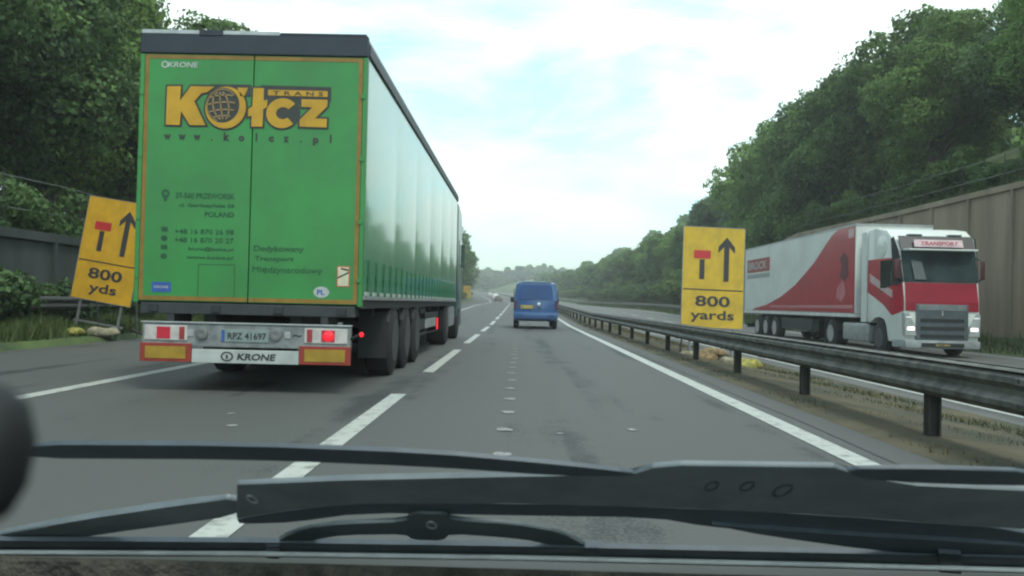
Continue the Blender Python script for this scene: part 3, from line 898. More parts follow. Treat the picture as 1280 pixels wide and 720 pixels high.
# letters spread one by one along the line
sizes = {'w': (.08, .062), '.': (.02, .02), 'k': (.07, .095), 'o': (.065, .062), 'l': (.02, .095), 'c': (.06, .062), 'z': (.06, .062), 'p': (.065, .085)}
x = -.93
step = 1.83 / 11
for i, c_ in enumerate(ch):
    w, h = sizes[c_]
    zz = 2.80 + h / 2 - (.03 if c_ == 'p' else 0)
    dtext(c_, w, h, -.95 + step * i, zz, d=(dl if -.95 + step * i < 0 else dr), bold=.05, m=M_LOGD)
dtext('KRONE', .33, .06, -.80, 3.645, m=M_WHT, bold=.02, sh=.15)
shape2d('white_ring', [circ(-1.0, 3.645, .04), circ(-1.0, 3.645, .024)], M_WHT, dl, .002, y=-.0145)
dtext('37-560 PRZEWORSK', .66, .065, -.175, 2.18, 'R')
dtext('ul. Gorliczyńska 58', .62, .055, -.175, 2.07, 'R')
dtext('POLAND', .33, .06, -.175, 1.975, 'R', bold=.02)
dtext('+48 16 870 26 98', .66, .058, -.175, 1.78, 'R')
dtext('+48 16 870 20 27', .66, .058, -.175, 1.685, 'R')
dtext('biuro@kolcz.pl', .5, .05, -.175, 1.585, 'R')
dtext('www.kolcz.pl', .52, .05, -.175, 1.49, 'R')
shape2d('map_pin', [circ(-.95, 2.2, .045, a0=-30, a1=210) + [(-.95, 2.10)], circ(-.95, 2.2, .018)], M_TXT, dl, .002, y=-.0145)
for i, z in enumerate((1.80, 1.70, 1.60, 1.50)):
    shape2d('contact_icon', [circ(-.95, z, .036, .03) if i % 2 else [(-.985, z - .025), (-.915, z - .025), (-.915, z + .025), (-.985, z + .025)]], M_TXT, dl, .002, y=-.0145)
dtext('Dedykowany', .56, .085, .05, 1.60, 'L', dr, sh=.1)
dtext('Transport', .44, .07, .06, 1.49, 'L', dr, sh=.1)
dtext('Międzynarodowy', .78, .09, .04, 1.365, 'L', dr, sh=.1, bold=0.0)
shape2d('sticker', [[(-1.07, 1.10), (-.86, 1.10), (-.86, 1.21), (-1.07, 1.21)]], M_BLUE, dl, .002, y=-.0145)
dtext('KRONE', .16, .03, -.965, 1.155, m=M_WHT).location = (0, -.002, 0)
shape2d('panel_outline', [[(-.56, 1.05), (-.15, 1.05), (-.15, 1.42), (-.56, 1.42)], [(-.554, 1.056), (-.156, 1.056), (-.156, 1.414), (-.554, 1.414)]], M_TXT, dl, .001, y=-.0145)
shape2d('country_oval', [circ(.82, 1.135, .088, .062)], M_WHT, dr, .002, y=-.0145)
dtext('PL', .085, .06, .815, 1.135, d=dr, m=M_BLUE, bold=.03).location = (0, -.002, 0)
shape2d('warning_sticker', [[(.99, 1.20), (1.13, 1.20), (1.13, 1.43), (.99, 1.43)]], mat('sticker_edge', (.5, .1, .05), .5), dr, .002, y=-.0145)
shape2d('warning_sticker_face', [[(1.0, 1.21), (1.12, 1.21), (1.12, 1.42), (1.0, 1.42)]], mat('sticker_cream', (.6, .56, .4), .5), dr, .002, y=-.0165)
shape2d('warning_sticker_mark', [[(1.0, 1.29), (1.12, 1.35), (1.12, 1.37), (1.0, 1.31)], [(1.03, 1.395), (1.12, 1.375), (1.12, 1.395), (1.03, 1.415)]], M_SIGNB, dr, .002, y=-.0185)
# right side curtain with slight bulges between the posts
def curtain(sx, name):
    vs = []; fs = []
    ny, nz_ = 110, 20
    for j in range(ny + 1):
        yy = .07 + (Lg - .1) * j / ny
        for k in range(nz_ + 1):
            z = 1.10 + 2.70 * k / nz_
            t = k / nz_
            bulge = .012 * math.sin(math.pi * t) * abs(math.sin(math.pi * (yy - .07) / 2.27)) ** .6
            rip = .0035 * math.sin(yy * 23) * max(0, 1 - t * 3.5)
            vs.append((sx * (hw - .012 + bulge + rip), yy, z))
    for j in range(ny):
        for k in range(nz_):
            a = j * (nz_ + 1) + k; fs.append((a, a + 1, a + nz_ + 2, a + nz_ + 1))
    b = MB(); b.add(vs, fs)
    return b.build(name, M_CURT, gl, smooth=True)
cr = curtain(1, 'side_curtain'); curtain(-1, 'side_curtain')
M_CPOST = mat('curtain_seam', (0.025, 0.22, 0.09), .4)
M_STRAP = mat('dark_strap', (0.018, 0.15, 0.065), .7)
s0 = None
for j in range(24):
    yy = .35 + j * .55
    if s0 is None:
        s0 = MB().box(hw - .004, hw + .008, -.022, .022, 1.1, 1.52, .003).box(hw + .001, hw + .014, -.03, .03, 1.24, 1.33, .004).build('strap', M_STRAP, cr); s0.location = (0, yy, 0)
    else:
        o = s0.copy(); COL.objects.link(o); o.location = (0, yy, 0)
MB().box(hw - .03, hw + .012, .05, Lg, 1.06, 1.1, .004).build('side_rail', M_ALU, gl)
m0 = None
for j in range(26):
    yy = .2 + j * .52
    if m0 is None:
        m0 = MB().box(hw + .002, hw + .016, -.11, .11, 1.104, 1.15, .002).build('reflective_strip', M_WHT, cr); m0.location = (0, yy, 0)
    else:
        o = m0.copy(); COL.objects.link(o); o.location = (0, yy, 0)
MB().box(hw - .05, hw + .012, .05, Lg, 3.80, 3.93, .01).build('roof_rail', M_NAVY, gl)
MB().box(hw - .05, hw + .006, .05, Lg, 3.933, 3.965, .004).build('roof_rail_cap', M_ALU, gl)
MB().box(-hw - .012, -hw + .05, .05, Lg, 3.80, 3.95, .01).build('roof_rail', M_NAVY, gl)
# underframe
MB().box(-.55, -.42, .2, Lg - .4, .74, .955).box(.42, .55, .2, Lg - .4, .74, .955).build('chassis_rail', M_CHAS, gl)
cb = MB()
for yy in (.35, 1.4, 3.0, 4.6, 6.5, 8.2, 10, 12): cb.box(-1.15, 1.15, yy, yy + .09, .86, .955)
cb.build('cross_member', M_CHAS, gl)
MB().box(-1.2, 1.2, -.005, .09, .86, .985, .01).build('rear_sill', mat('sill_grey', (.04, .045, .05), .6, .2, scale=9), gl)
for bx in (-1.05, -.35, .35, 1.05):
    MB().box(bx - .05, bx + .05, -.03, -.007, .88, .97, .01).build('buffer', M_CHAS, gl)
# light beam
lb = MB().box(-1.16, 1.16, -.03, .06, .50, .755, .012).build('light_beam', mat('beam_silver', (.25, .27, .27), .55, .3, col2=(.15, .16, .165), scale=7), gl)
MB().box(-1.17, 1.17, -.045, .05, .758, .775, .004).build('beam_top_edge', M_ALU, lb)
for s, lit in ((-1, False), (1, True)):
    MB().box(min(s * 1.13, s * .65), max(s * 1.13, s * .65), -.042, -.028, .565, .735, .01).build('lamp_housing', mat('lamp_clear', (.5, .47, .46), .2, scale=9), lb)
    if lit:
        t = MB().lathe([(-.012, .058), (-.018, .045), (-.02, .01)], (.92, -.036, .65), 'y', 20).build('brake_lamp', M_REDG, lb, smooth=True)
    MB().box(min(s * .99, s * .84), max(s * .99, s * .84), -.047, -.040, .585, .715, .004).build('tail_lamp', M_REDL, lb)
    MB().box(min(s * .74, s * .68), max(s * .74, s * .68), -.047, -.040, .58, .72, .004).build('tail_lamp', mat('dull_red', (.3, .03, .03), .4), lb)
    rx = .33 if s > 0 else -.49
    MB().lathe([(0, .07), (-.02, .068), (-.028, .045), (-.02, .02)], (rx, -.032, .65), 'y', 20).build('reversing_lamp', mat('lamp_grey', (.16, .17, .17), .3, scale=9), lb, smooth=True)
    MB().box(rx + .13 * s - .035, rx + .13 * s + .035, -.036, -.028, .61, .69, .008).build('bracket', M_ALU, lb)
    text('~', .1, .03, (rx + .24 * s, .645), M_CHAS, lb, y=-.0315, bold=.02)
pl = MB().box(-.27, .26, -.04, -.029, .56, .70, .006).build('number_plate', mat('plate_pale', (.2, .26, .25), .4, scale=9), lb)
text('RPZ 41697', .43, .075, (.015, .63), M_SIGNB, pl, y=-.0425, bold=.02)
MB().box(-.268, -.235, -.0425, -.0405, .565, .695).build('plate_band', M_BLUE, pl)
for s in (-1, 1):
    bd = MB().box(min(s * 1.17, s * .6), max(s * 1.17, s * .6), -.05, -.02, .33, .535, .006).build('marker_board', M_BRED, gl)
    MB().box(min(s * 1.11, s * .66), max(s * 1.11, s * .66), -.056, -.052, .365, .50, .002).build('marker_centre', M_BYEL, bd)
ub = MB().box(-.595, .595, -.045, .02, .325, .475, .008).build('underrun_bar', M_WHT, gl)
text('KRONE', .42, .075, (.12, .40), M_SIGNB, ub, y=-.048, bold=.035, shear=.2)
shape2d('ring_mark', [circ(-.2, .40, .07, .055), circ(-.2, .40, .05, .038)], M_SIGNB, ub, .002, y=-.047)
shape2d('ring_stem', [[(-.212, .375), (-.188, .375), (-.188, .42), (-.212, .42)]], M_SIGNB, ub, .002, y=-.0475)
for s in (-1, 1): MB().box(s * .86 - .04, s * .86 + .04, .0, .5, .36, .9).build('bumper_strut', M_CHAS, gl)
for s in (-1, 1):
    t = MB().tube([(s * 1.15, -.01, .62), (s * 1.27, -.04, .67)], .018, 6).build('marker_stalk', M_RUB, gl)
    if s > 0: MB().lathe([(-.015, .018), (0, .028), (.02, .018)], (1.285, -.045, .675), 'y', 12).build('marker_lamp', M_REDG, t, smooth=True)
# trailer wheels, mudguards
for k, yy in enumerate((2.65, 3.96, 5.27)):
    for s in (-1, 1):
        wheel(gl, s * 1.07, yy, .5, .5, .38, s)
        mb = MB()
        pts_o = [(yy + .58 * math.cos(a), .53 + .56 * math.sin(a)) for a in np.linspace(R(25), R(155), 12)]
        pts_i = [(yy + .56 * math.cos(a), .53 + .54 * math.sin(a)) for a in np.linspace(R(155), R(25), 12)]
        pts_o = [(p, min(q, .955)) for p, q in pts_o]; pts_i = [(p, min(q, .935)) for p, q in pts_i]
        mb.prism(pts_o + pts_i, s * .9 if s > 0 else -1.25, 1.25 if s > 0 else -.9, 'x').build('mudguard', M_CHAS, gl)
        if k == 0: MB().box(min(s * .86, s * 1.24), max(s * .86, s * 1.24), yy - .66, yy - .645, .28, .9).build('mud_flap', M_CHAS, gl)
    MB().tube([(-1.0, yy, .5), (1.0, yy, .5)], .07, 8).build('axle', M_CHAS, gl)
# side guard and lockers
MB().box(1.17, 1.2, 6.1, 9.4, .42, .54, .01).box(1.17, 1.2, 6.1, 9.4, .72, .84, .01).build('side_guard', M_CHAS, gl)
MB().box(-1.2, -1.17, 6.1, 9.4, .42, .54, .01).box(-1.2, -1.17, 6.1, 9.4, .72, .84, .01).build('side_guard', M_CHAS, gl)
MB().box(.55, 1.2, 6.0, 6.9, .45, .94, .02).build('pallet_box', M_CHAS, gl)
MB().box(.6, 1.2, 7.2, 9.0, .42, .72, .03).build('locker', mat('locker_grey', (.35, .38, .38), .45, .2, scale=4), gl)
MB().box(1.205, 1.23, 9.05, 9.2, .45, .7, .01).build('side_lamp', M_REDG, gl)
for s in (-1, 1): MB().box(s * .8 - .07, s * .8 + .07, 9.9, 10.05, .1, .95).box(s * .8 - .15, s * .8 + .15, 9.85, 10.1, .06, .1).build('landing_leg', M_CHAS, gl)
# tractor
M_CABG = mat('cab_dark_green', (.02, .07, .05), .3, coat=.4, scale=3)
MB().box(-.5, -.4, 10.3, 15.6, .6, .85).box(.4, .5, 10.3, 15.6, .6, .85).build('tractor_frame', M_CHAS, gl)
wheel(gl, 1.0, 11.3, .52, .52, .5, 1); wheel(gl, -1.0, 11.3, .52, .52, .5, -1)
wheel(gl, 1.08, 15.0, .52, .52, .33, 1); wheel(gl, -1.08, 15.0, .52, .52, .33, -1)
MB().box(.55, 1.22, 12.2, 13.9, .4, .95, .08).build('fuel_tank', M_ALU, gl)
cab = MB().prism([(14.05, .95), (14.05, 3.55), (14.5, 3.85), (15.6, 3.7), (16.05, 3.1), (16.25, 2.1), (16.3, .35), (15.6, .35), (15.5, .9), (14.6, .9), (14.5, .6), (14.1, .6)], -1.24, 1.24, 'x', .05).build('cab', M_CABG, gl, smooth=True)
MB().prism([(15.0, 2.1), (15.0, 2.85), (15.85, 2.85), (16.1, 2.1)], 1.245, 1.255, 'x').build('side_window', M_GLASS, cab)
for s in (-1, 1): MB().box(min(s * 1.22, s * 1.32), max(s * 1.22, s * 1.32), 16.1, 16.2, 2.1, 2.8, .03).build('mirror', M_CABG, cab)

# ------------------------------------------------------------------ lofted bodies (van, cars)
def loft(secs, m, name, parent, smooth=True, sub=1):
    """secs: list of (y, half_bottom, half_belt, half_top, z0, zbelt, ztop)"""
    bm = bmesh.new(); rings = []
    for (y, hb_, hm, ht, z0, zb, zt) in secs:
        p = [(-hb_ * .94, z0), (-hb_, z0 + .1), (-hm, (z0 + zb) / 2 + .05), (-hm * .99, zb), (-(hm * .35 + ht * .65), zb + (zt - zb) * .6), (-ht, zt - .09), (-ht * .88, zt - .015), (-ht * .4, zt + .01)]
        p = p + [(-a, b) for a, b in p[::-1]]
        rings.append([bm.verts.new((a, y, b)) for a, b in p])
    n = len(rings[0])
    for r1, r2 in zip(rings[:-1], rings[1:]):
        for k in range(n): bm.faces.new((r1[k], r1[(k + 1) % n], r2[(k + 1) % n], r2[k]))
    bm.faces.new(rings[0]); bm.faces.new(rings[-1][::-1])
    ed = [e for e in bm.edges if (e.verts[0] in rings[0] and e.verts[1] in rings[0]) or (e.verts[0] in rings[-1] and e.verts[1] in rings[-1])]
    bmesh.ops.bevel(bm, geom=ed, offset=.05, segments=3, profile=.6, affect='EDGES')
    bmesh.ops.recalc_face_normals(bm, faces=bm.faces[:])
    me = bpy.data.meshes.new(name); bm.to_mesh(me); bm.free(); me.materials.append(m)
    me.shade_smooth(); me.set_sharp_from_angle(angle=R(40))
    o = bpy.data.objects.new(name, me); COL.objects.link(o); o.parent = parent
    return o
M_VAN = mat('van_blue', (0.03, 0.10, 0.27), .35, col2=(.03, .09, .23), scale=2, coat=.6)
M_VBUMP = mat('van_bumper', (0.02, 0.055, 0.16), .5, scale=4)
M_VGLASS = mat('van_rear_glass', (0.02, 0.075, 0.24), .25, spec=.5, scale=1)
M_PLATE = mat('plate_yellow', (.55, .45, .15), .5, scale=9)
M_BADGE = mat('badge_chrome', (.7, .72, .74), .2, .8)
van = empty('van', (.66, 34.6, 0), label='blue panel van driving ahead in the right-hand lane', cat='van')
vb = loft([(0, .90, .92, .80, .38, 1.12, 1.94), (.25, .91, .925, .82, .32, 1.12, 1.95), (1.6, .915, .93, .78, .30, 1.12, 1.96), (3.2, .915, .93, .76, .30, 1.12, 1.94),
           (3.75, .9, .92, .68, .30, 1.10, 1.72), (4.15, .88, .9, .66, .32, .98, 1.16), (4.75, .82, .82, .6, .36, .7, .88)], M_VAN, 'body', van)
shape2d('rear_window', [[(-.70, 1.22), (.70, 1.22), (.70, 1.3), (.64, 1.78), (.6, 1.83), (-.6, 1.83), (-.64, 1.78), (-.70, 1.3)]], M_VGLASS, van, .02, y=-.012)
MB().box(-.6, .6, -.03, .3, 1.93, 1.965, .012).build('roof_edge', mat('pale_blue_roof', (.2, .34, .5), .35, coat=.5), van)
MB().box(-.92, .92, -.09, .12, .44, .68, .04).build('bumper', M_VAN, van, smooth=True)
MB().box(-.86, .86, -.098, -.085, .42, .50, .01).build('bumper_trim', M_VBUMP, van)
MB().box(-.66, -.08, -.02, .0, .82, 1.0, .012).build('plate_recess', mat('recess', (.12, .13, .09), .5), van)
p = MB().box(-.62, -.14, -.032, -.022, .84, .965, .006).build('number_plate', M_PLATE, van)
text('R614 KLX', .42, .075, (-.38, .902), M_SIGNB, p, y=-.034, bold=.01)
MB().lathe([(0, .075), (-.012, .07), (-.016, .03)], (.12, -.004, 1.03), 'y', 20).build('badge', M_BADGE, van, smooth=True)
MB().box(-.006, .006, -.008, .0, .7, 1.2).build('door_gap', M_VBUMP, van)
MB().box(.05, .2, -.03, -.003, .87, .905, .008).build('door_handle', M_CHAS, van)
for s in (-1, 1):
    MB().box(min(s * .79, s * .90), max(s * .79, s * .90), -.02, .05, .8, 1.18, .012).build('tail_lamp', mat('van_lamp', (.09, .02, .06), .3), van)
    MB().box(s * .6 - .12, s * .6 + .12, -.105, -.09, .52, .57, .005).build('reflector', M_VBUMP, van)
    for yy in (.75, 3.65): wheel(van, s * .80, yy, .32, .32, .23, s)
    MB().box(min(s * .93, s * 1.10), max(s * .93, s * 1.10), 3.3, 3.4, 1.1, 1.32, .03).build('mirror', M_CHAS, van)
    MB().prism([(.3, 1.2), (.35, 1.68), (1.5, 1.72), (1.5, 1.2)], s * .905, s * .925, 'x').build('side_window', M_GLASS, van)
    MB().prism([(1.8, 1.2), (1.8, 1.72), (3.1, 1.68), (3.5, 1.2)], s * .905, s * .925, 'x').build('side_window', M_GLASS, van)

def car(loc, rz, m, label, h=1.46):
    root = empty('car', loc, rz, label=label, cat='car', group='cars far ahead on the bend')
    loft([(0, .84, .86, .6, .34, .86, .92), (.12, .86, .88, .58, .26, .88, 1.1), (.55, .87, .89, .58, .25, .9, h - .05), (1.6, .88, .9, .6, .25, .92, h), (2.5, .88, .9, .58, .25, .92, h - .06),
          (3.2, .87, .89, .7, .25, .85, .98), (4.15, .8, .82, .6, .3, .62, .75)], m, 'body', root)
    shape2d('rear_window', [[(-.56, .98), (.56, .98), (.48, h - .14), (-.48, h - .14)]], M_GLASS, root, .01, y=-.01, mtx=Matrix.Translation((0, -.16, .0)) @ Matrix.Rotation(R(-22), 4, 'X') @ Matrix.Translation((0, .42, 0)))
    for s in (-1, 1):
        MB().box(min(s * .62, s * .84), max(s * .62, s * .84), -.02, .05, .72, .86, .01).build('tail_lamp', M_REDL, root)
        for yy in (.7, 3.3): wheel(root, s * .78, yy, .31, .31, .2, s)
    p = MB().box(-.26, .26, -.015, .0, .55, .66).build('number_plate', M_PLATE, root)
    MB().box(-.82, .82, -.06, .05, .32, .52, .03).build('bumper', m, root)
    return root
car((-3.25 + cx(188), 188, cz(188) + .005), R(2.2), mat('car_dark', (.06, .05, .055), .35, coat=.5), 'small dark car on the bend beyond the green lorry')
car((-3.0 + cx(285), 285, cz(285) + .005), R(4.4), mat('car_silver', (.4, .41, .42), .35, coat=.5), 'tiny pale car farthest away on the bend')
car((-3.4 + cx(225), 225, cz(225) + .005), R(3.0), mat('car_white', (.55, .56, .57), .35, coat=.5), 'small white car just beyond the dark one on the bend', 1.75)

# ------------------------------------------------------------------ red and white lorry (opposite carriageway)
M_LRED = mat('lorry_red', (0.42, 0.018, 0.04), .35, col2=(.34, .018, .035), scale=1.5, coat=.3)
M_LWH = mat('lorry_white', (0.62, 0.66, 0.63), .45, col2=(.54, .58, .56), scale=.8, detail=6, coat=.1)
M_GRIL = mat('grille_grey', (.13, .155, .175), .4, .5, scale=5)
M_BLK = mat('gloss_black', (.02, .024, .027), .5)
M_HEAD = mat('headlamp_lit', (1, .98, .9), .2, emit=1.1)
rl = empty('articulated_lorry', (12.32, 24.6, -.25), label='red and white articulated lorry coming the other way with its headlamps lit', cat='lorry')
H0 = 0.0
# cab shell: side profile, y from the front
cabp = [(0.02, .42), (-.02, 1.0), (.0, 1.62), (.10, 2.25), (.30, 3.12), (.55, 3.50), (1.0, 3.80), (1.7, 3.90), (2.28, 3.90), (2.32, .95), (2.02, .95), (1.95, 1.05), (1.75, 1.16), (1.35, 1.2), (.98, 1.12), (.82, .9), (.78, .42)]
cab = MB().prism(cabp, -1.22, 1.22, 'x', .06).build('cab', M_LWH, rl, smooth=True)
# red panels
for s in (-1, 1):
    MB().prism([(.03, 1.35), (.015, 1.62), (.11, 2.2), (.3, 2.9), (.95, 2.93), (2.25, 2.93), (2.27, 1.92), (1.1, 1.52), (.5, 1.2)], s * 1.222, s * 1.232, 'x').build('red_side_panel', M_LRED, cab)
    MB().prism([(.42, 2.12), (.56, 2.86), (1.3, 2.86), (1.3, 2.02), (.9, 2.02)], s * 1.236, s * 1.244, 'x').build('door_window', M_GLASS, cab)
    MB().prism([(.06, 2.2), (.27, 3.14), (.48, 3.56), (.62, 3.5), (.55, 2.86), (.42, 2.12), (.3, 2.08)], s * 1.225, s * 1.2325, 'x').build('front_pillar', M_BLK, cab)
    MB().box(min(s * 1.232, s * 1.25), max(s * 1.232, s * 1.25), 1.15, 1.3, 1.9, 1.94, .004).build('door_handle', M_BLK, cab)
    # pale lettering band on the door
    MB().prism([(.5, 1.72), (.5, 1.95), (2.1, 2.5), (2.1, 2.25)], s * 1.2335, s * 1.2395, 'x').build('pale_band', mat('pale_red_band', (.52, .38, .38), .5, scale=4), cab)
    # rear air deflector
    MB().box(min(s * 1.2, s * 1.25), max(s * 1.2, s * 1.25), 2.33, 2.72, .95, 3.85, .02).build('air_deflector', M_LWH, cab)
    # sleeper bulge (pale round roof-side panel)
    MB().lathe([(0, .34), (.02, .33), (.035, .2), (.04, .02)] if s > 0 else [(0, .34), (-.02, .33), (-.035, .2), (-.04, .02)], (s * 1.222, 1.25, 3.3), 'x', 24).build('roof_side_bulge', mat('pale_panel', (.75, .8, .76), .3, coat=.5), cab, smooth=True)
# front: red band, windscreen, grille
def front(pts_xz_y, m, name, parent, th=.02):
    """quad/poly given as (x, y, z) facing -y"""
    b = MB(); n = len(pts_xz_y)
    f = [(x, y, z) for x, y, z in pts_xz_y]; bk = [(x, y + th, z) for x, y, z in pts_xz_y]
    b.add(f + bk, [tuple(range(n)), tuple(range(2 * n - 1, n - 1, -1))] + [(i, (i + 1) % n, n + (i + 1) % n, n + i) for i in range(n)])
    return b.build(name, m, parent)
front([(-1.2, -.035, 1.35), (1.2, -.035, 1.35), (1.2, -.022, 1.62), (1.17, .07, 2.18), (-1.17, .07, 2.18), (-1.2, -.022, 1.62)], mat('front_red', (.27, .014, .032), .35, coat=.3, scale=1.5), 'red_front_panel', cab)
ws = front([(-1.20, .055, 2.2), (1.20, .055, 2.2), (1.17, .25, 3.14), (-1.17, .25, 3.14)], mat('windscreen_glass', (.04, .06, .065), .15, spec=.7, scale=1.5, col2=(.02, .03, .034)), 'windscreen', cab)
MB().box(-.05, .9, .055, .08, 2.22, 2.26, .008).build('wiper', M_CHAS, ws)
front([(-.88, .015, 2.27), (-.5, .015, 2.27), (-.6, .125, 2.8), (-.95, .125, 2.85)], mat('seat_and_painted_reflection', (.09, .11, .115), .6, scale=3), 'painted_reflection', ws, .004)  # reflection and seat behind the glass painted as one pale patch
hd = front([(-1.17, .235, 3.16), (1.17, .235, 3.16), (1.12, .44, 3.58), (-1.12, .44, 3.58)], M_BLK, 'roof_header', cab)
front([(-.78, .19, 3.24), (.78, .19, 3.24), (.76, .27, 3.46), (-.76, .27, 3.46)], mat('name_board', (.55, .42, .46), .5, scale=5), 'name_board', hd)
text('TRANSPORT', 1.2, .1, (0, 3.35), M_LRED, hd, y=.17, bold=.02)
MB().box(-1.14, 1.14, -.08, .22, 3.12, 3.17, .02).build('sun_visor', M_LWH, cab)
for s in (-1, 1):
    MB().box(s * .6 - .2, s * .6 + .2, .42, .6, 3.58, 3.64, .02).build('roof_lamp', M_GRIL, cab)
gr = MB().box(-.86, .86, -.055, .02, .50, 1.55, .03).build('grille', M_GRIL, cab)
for k in range(3):
    z = .56 + k * .23
    MB().box(-.72, .72, -.064, -.056, z, z + .11, .004).build('grille_slot', M_BLK, gr)
MB().box(-.78, .78, -.066, -.057, 1.37, 1.52, .004).build('upper_grille_panel', mat('grille_light', (.25, .28, .3), .4, .4), gr)
MB().box(-.03, .03, -.08, -.066, 1.2, 1.36, .01).build('badge', M_BADGE, gr)
bm_ = MB().box(-1.24, 1.24, -.10, .5, .26, .50, .06).build('front_bumper', mat('bumper_grey', (.3, .34, .34), .5, col2=(.2, .22, .23), scale=3), cab, smooth=True)
MB().box(-.7, .7, -.11, -.102, .30, .42, .004).build('bumper_slot', M_BLK, bm_)
text('BX17 HKN', .45, .06, (0, .36), M_PLATE, bm_, y=-.114, bold=.02)
for s in (-1, 1):
    hl = MB().prism([(.86 * s, .62), (1.22 * s, .62), (1.24 * s, 1.28), (1.12 * s, 1.3), (.9 * s, .95)], -.07, .1, 'y', .01).build('headlamp', mat('lamp_unit', (.38, .41, .41), .2, coat=.5), cab)
    MB().box(min(s * .92, s * 1.16), max(s * .92, s * 1.16), -.084, -.073, .78, .88, .01).build('lit_lens', M_HEAD, hl)
    MB().box(min(s * 1.02, s * 1.2), max(s * 1.02, s * 1.2), -.082, -.073, 1.14, 1.18, .006).build('running_light', mat('running', (.8, .8, .8), .3, emit=.3), hl)
    mr = MB().box(min(s * 1.30, s * 1.52), max(s * 1.30, s * 1.44), .05, .14, 2.3, 2.85, .04).build('mirror', mat('mirror_maroon', (.07, .02, .03), .4, scale=3), cab, smooth=True)
    MB().tube([(s * 1.2, .25, 2.95), (s * 1.38, .1, 2.82)], .02, 6).tube([(s * 1.2, .25, 2.2), (s * 1.38, .1, 2.33)], .02, 6).build('mirror_arm', M_BLK, mr)
    wheel(rl, s * 1.06, 1.4, .5, .5, .33, s, M_RIM)
    wheel(rl, s * 1.0, 5.35, .5, .5, .5, s, M_RIMW)
    MB().box(min(s * .6, s * 1.2), max(s * .6, s * 1.2), 2.35, 4.4, .32, .92, .1).build('fuel_tank', M_ALU, rl, smooth=True)
    mb = MB()
    a1 = [(5.35 + .62 * math.cos(a), .52 + .6 * math.sin(a)) for a in np.linspace(R(10), R(170), 14)]
    a2 = [(5.35 + .6 * math.cos(a), .52 + .58 * math.sin(a)) for a in np.linspace(R(170), R(10), 14)]
    mb.prism([(p, min(q, 1.06)) for p, q in a1] + [(p, min(q, 1.04)) for p, q in a2], s * .75, s * 1.25, 'x').build('mudguard', M_CHAS, rl)
MB().box(-.5, -.38, .8, 6.4, .6, .85).box(.38, .5, .8, 6.4, .6, .85).build('tractor_frame', M_CHAS, rl)
MB().box(-1.1, 1.1, 2.3, 4.6, .86, .94, .01).build('catwalk', M_CHAS, rl)
# round the cab's front corners in plan: everything near the front narrows a little
def taper(o):
    bm = bmesh.new(); bm.from_mesh(o.data)
    for yc in (.08, .2, .32, .45, .6):
        bmesh.ops.bisect_plane(bm, geom=bm.verts[:] + bm.edges[:] + bm.faces[:], plane_co=(0, yc, 0), plane_no=(0, 1, 0))
    bmesh.ops.triangulate(bm, faces=[f for f in bm.faces if len(f.verts) > 4])
    bm.to_mesh(o.data); bm.free()
    for v in o.data.vertices:
        k = sm(-.05, .62, v.co.y)
        v.co.x *= .885 + .115 * k
    for c_ in o.children: taper(c_)
taper(cab)
# trailer
t0, t1 = 3.15, 16.75
zb, zt = 1.22, 4.18
tr = MB().box(-1.275, 1.275, t0, t1, zb, zt, .03).build('trailer_box', M_LWH, rl)
MB().box(-1.285, 1.285, t0 - .02, t1 + .02, zb - .13, zb - .01, .01).build('bottom_rail', mat('rail_white', (.66, .68, .67), .5, scale=4), tr)
MB().box(-1.283, -1.25, t0 - .01, t1, zt - .05, zt + .012, .006).box(-1.28, 1.28, t0 - .012, t0 + .02, zt - .06, zt + .012, .006).build('top_rail', M_ALU, tr)
MB().box(-.95, .95, t0 - .38, t0 - .03, 2.35, 3.9, .05).build('fridge_unit', M_LWH, tr)
sw = [(29.3, 3.93), (29.9, 3.70), (30.55, 3.38), (31.7, 2.80), (33.8, 2.03), (35.6, 1.58), (37.7, 1.23), (39.6, 1.06)]
swp = [(t0 + .03, zb + .02), (t0 + .03, zt - .06), (sw[0][0] - 24.6, zt - .06)] + [(a - 24.6, z + .25) for a, z in sw[1:]] + [(39.9 - 24.6, zb + .02)]
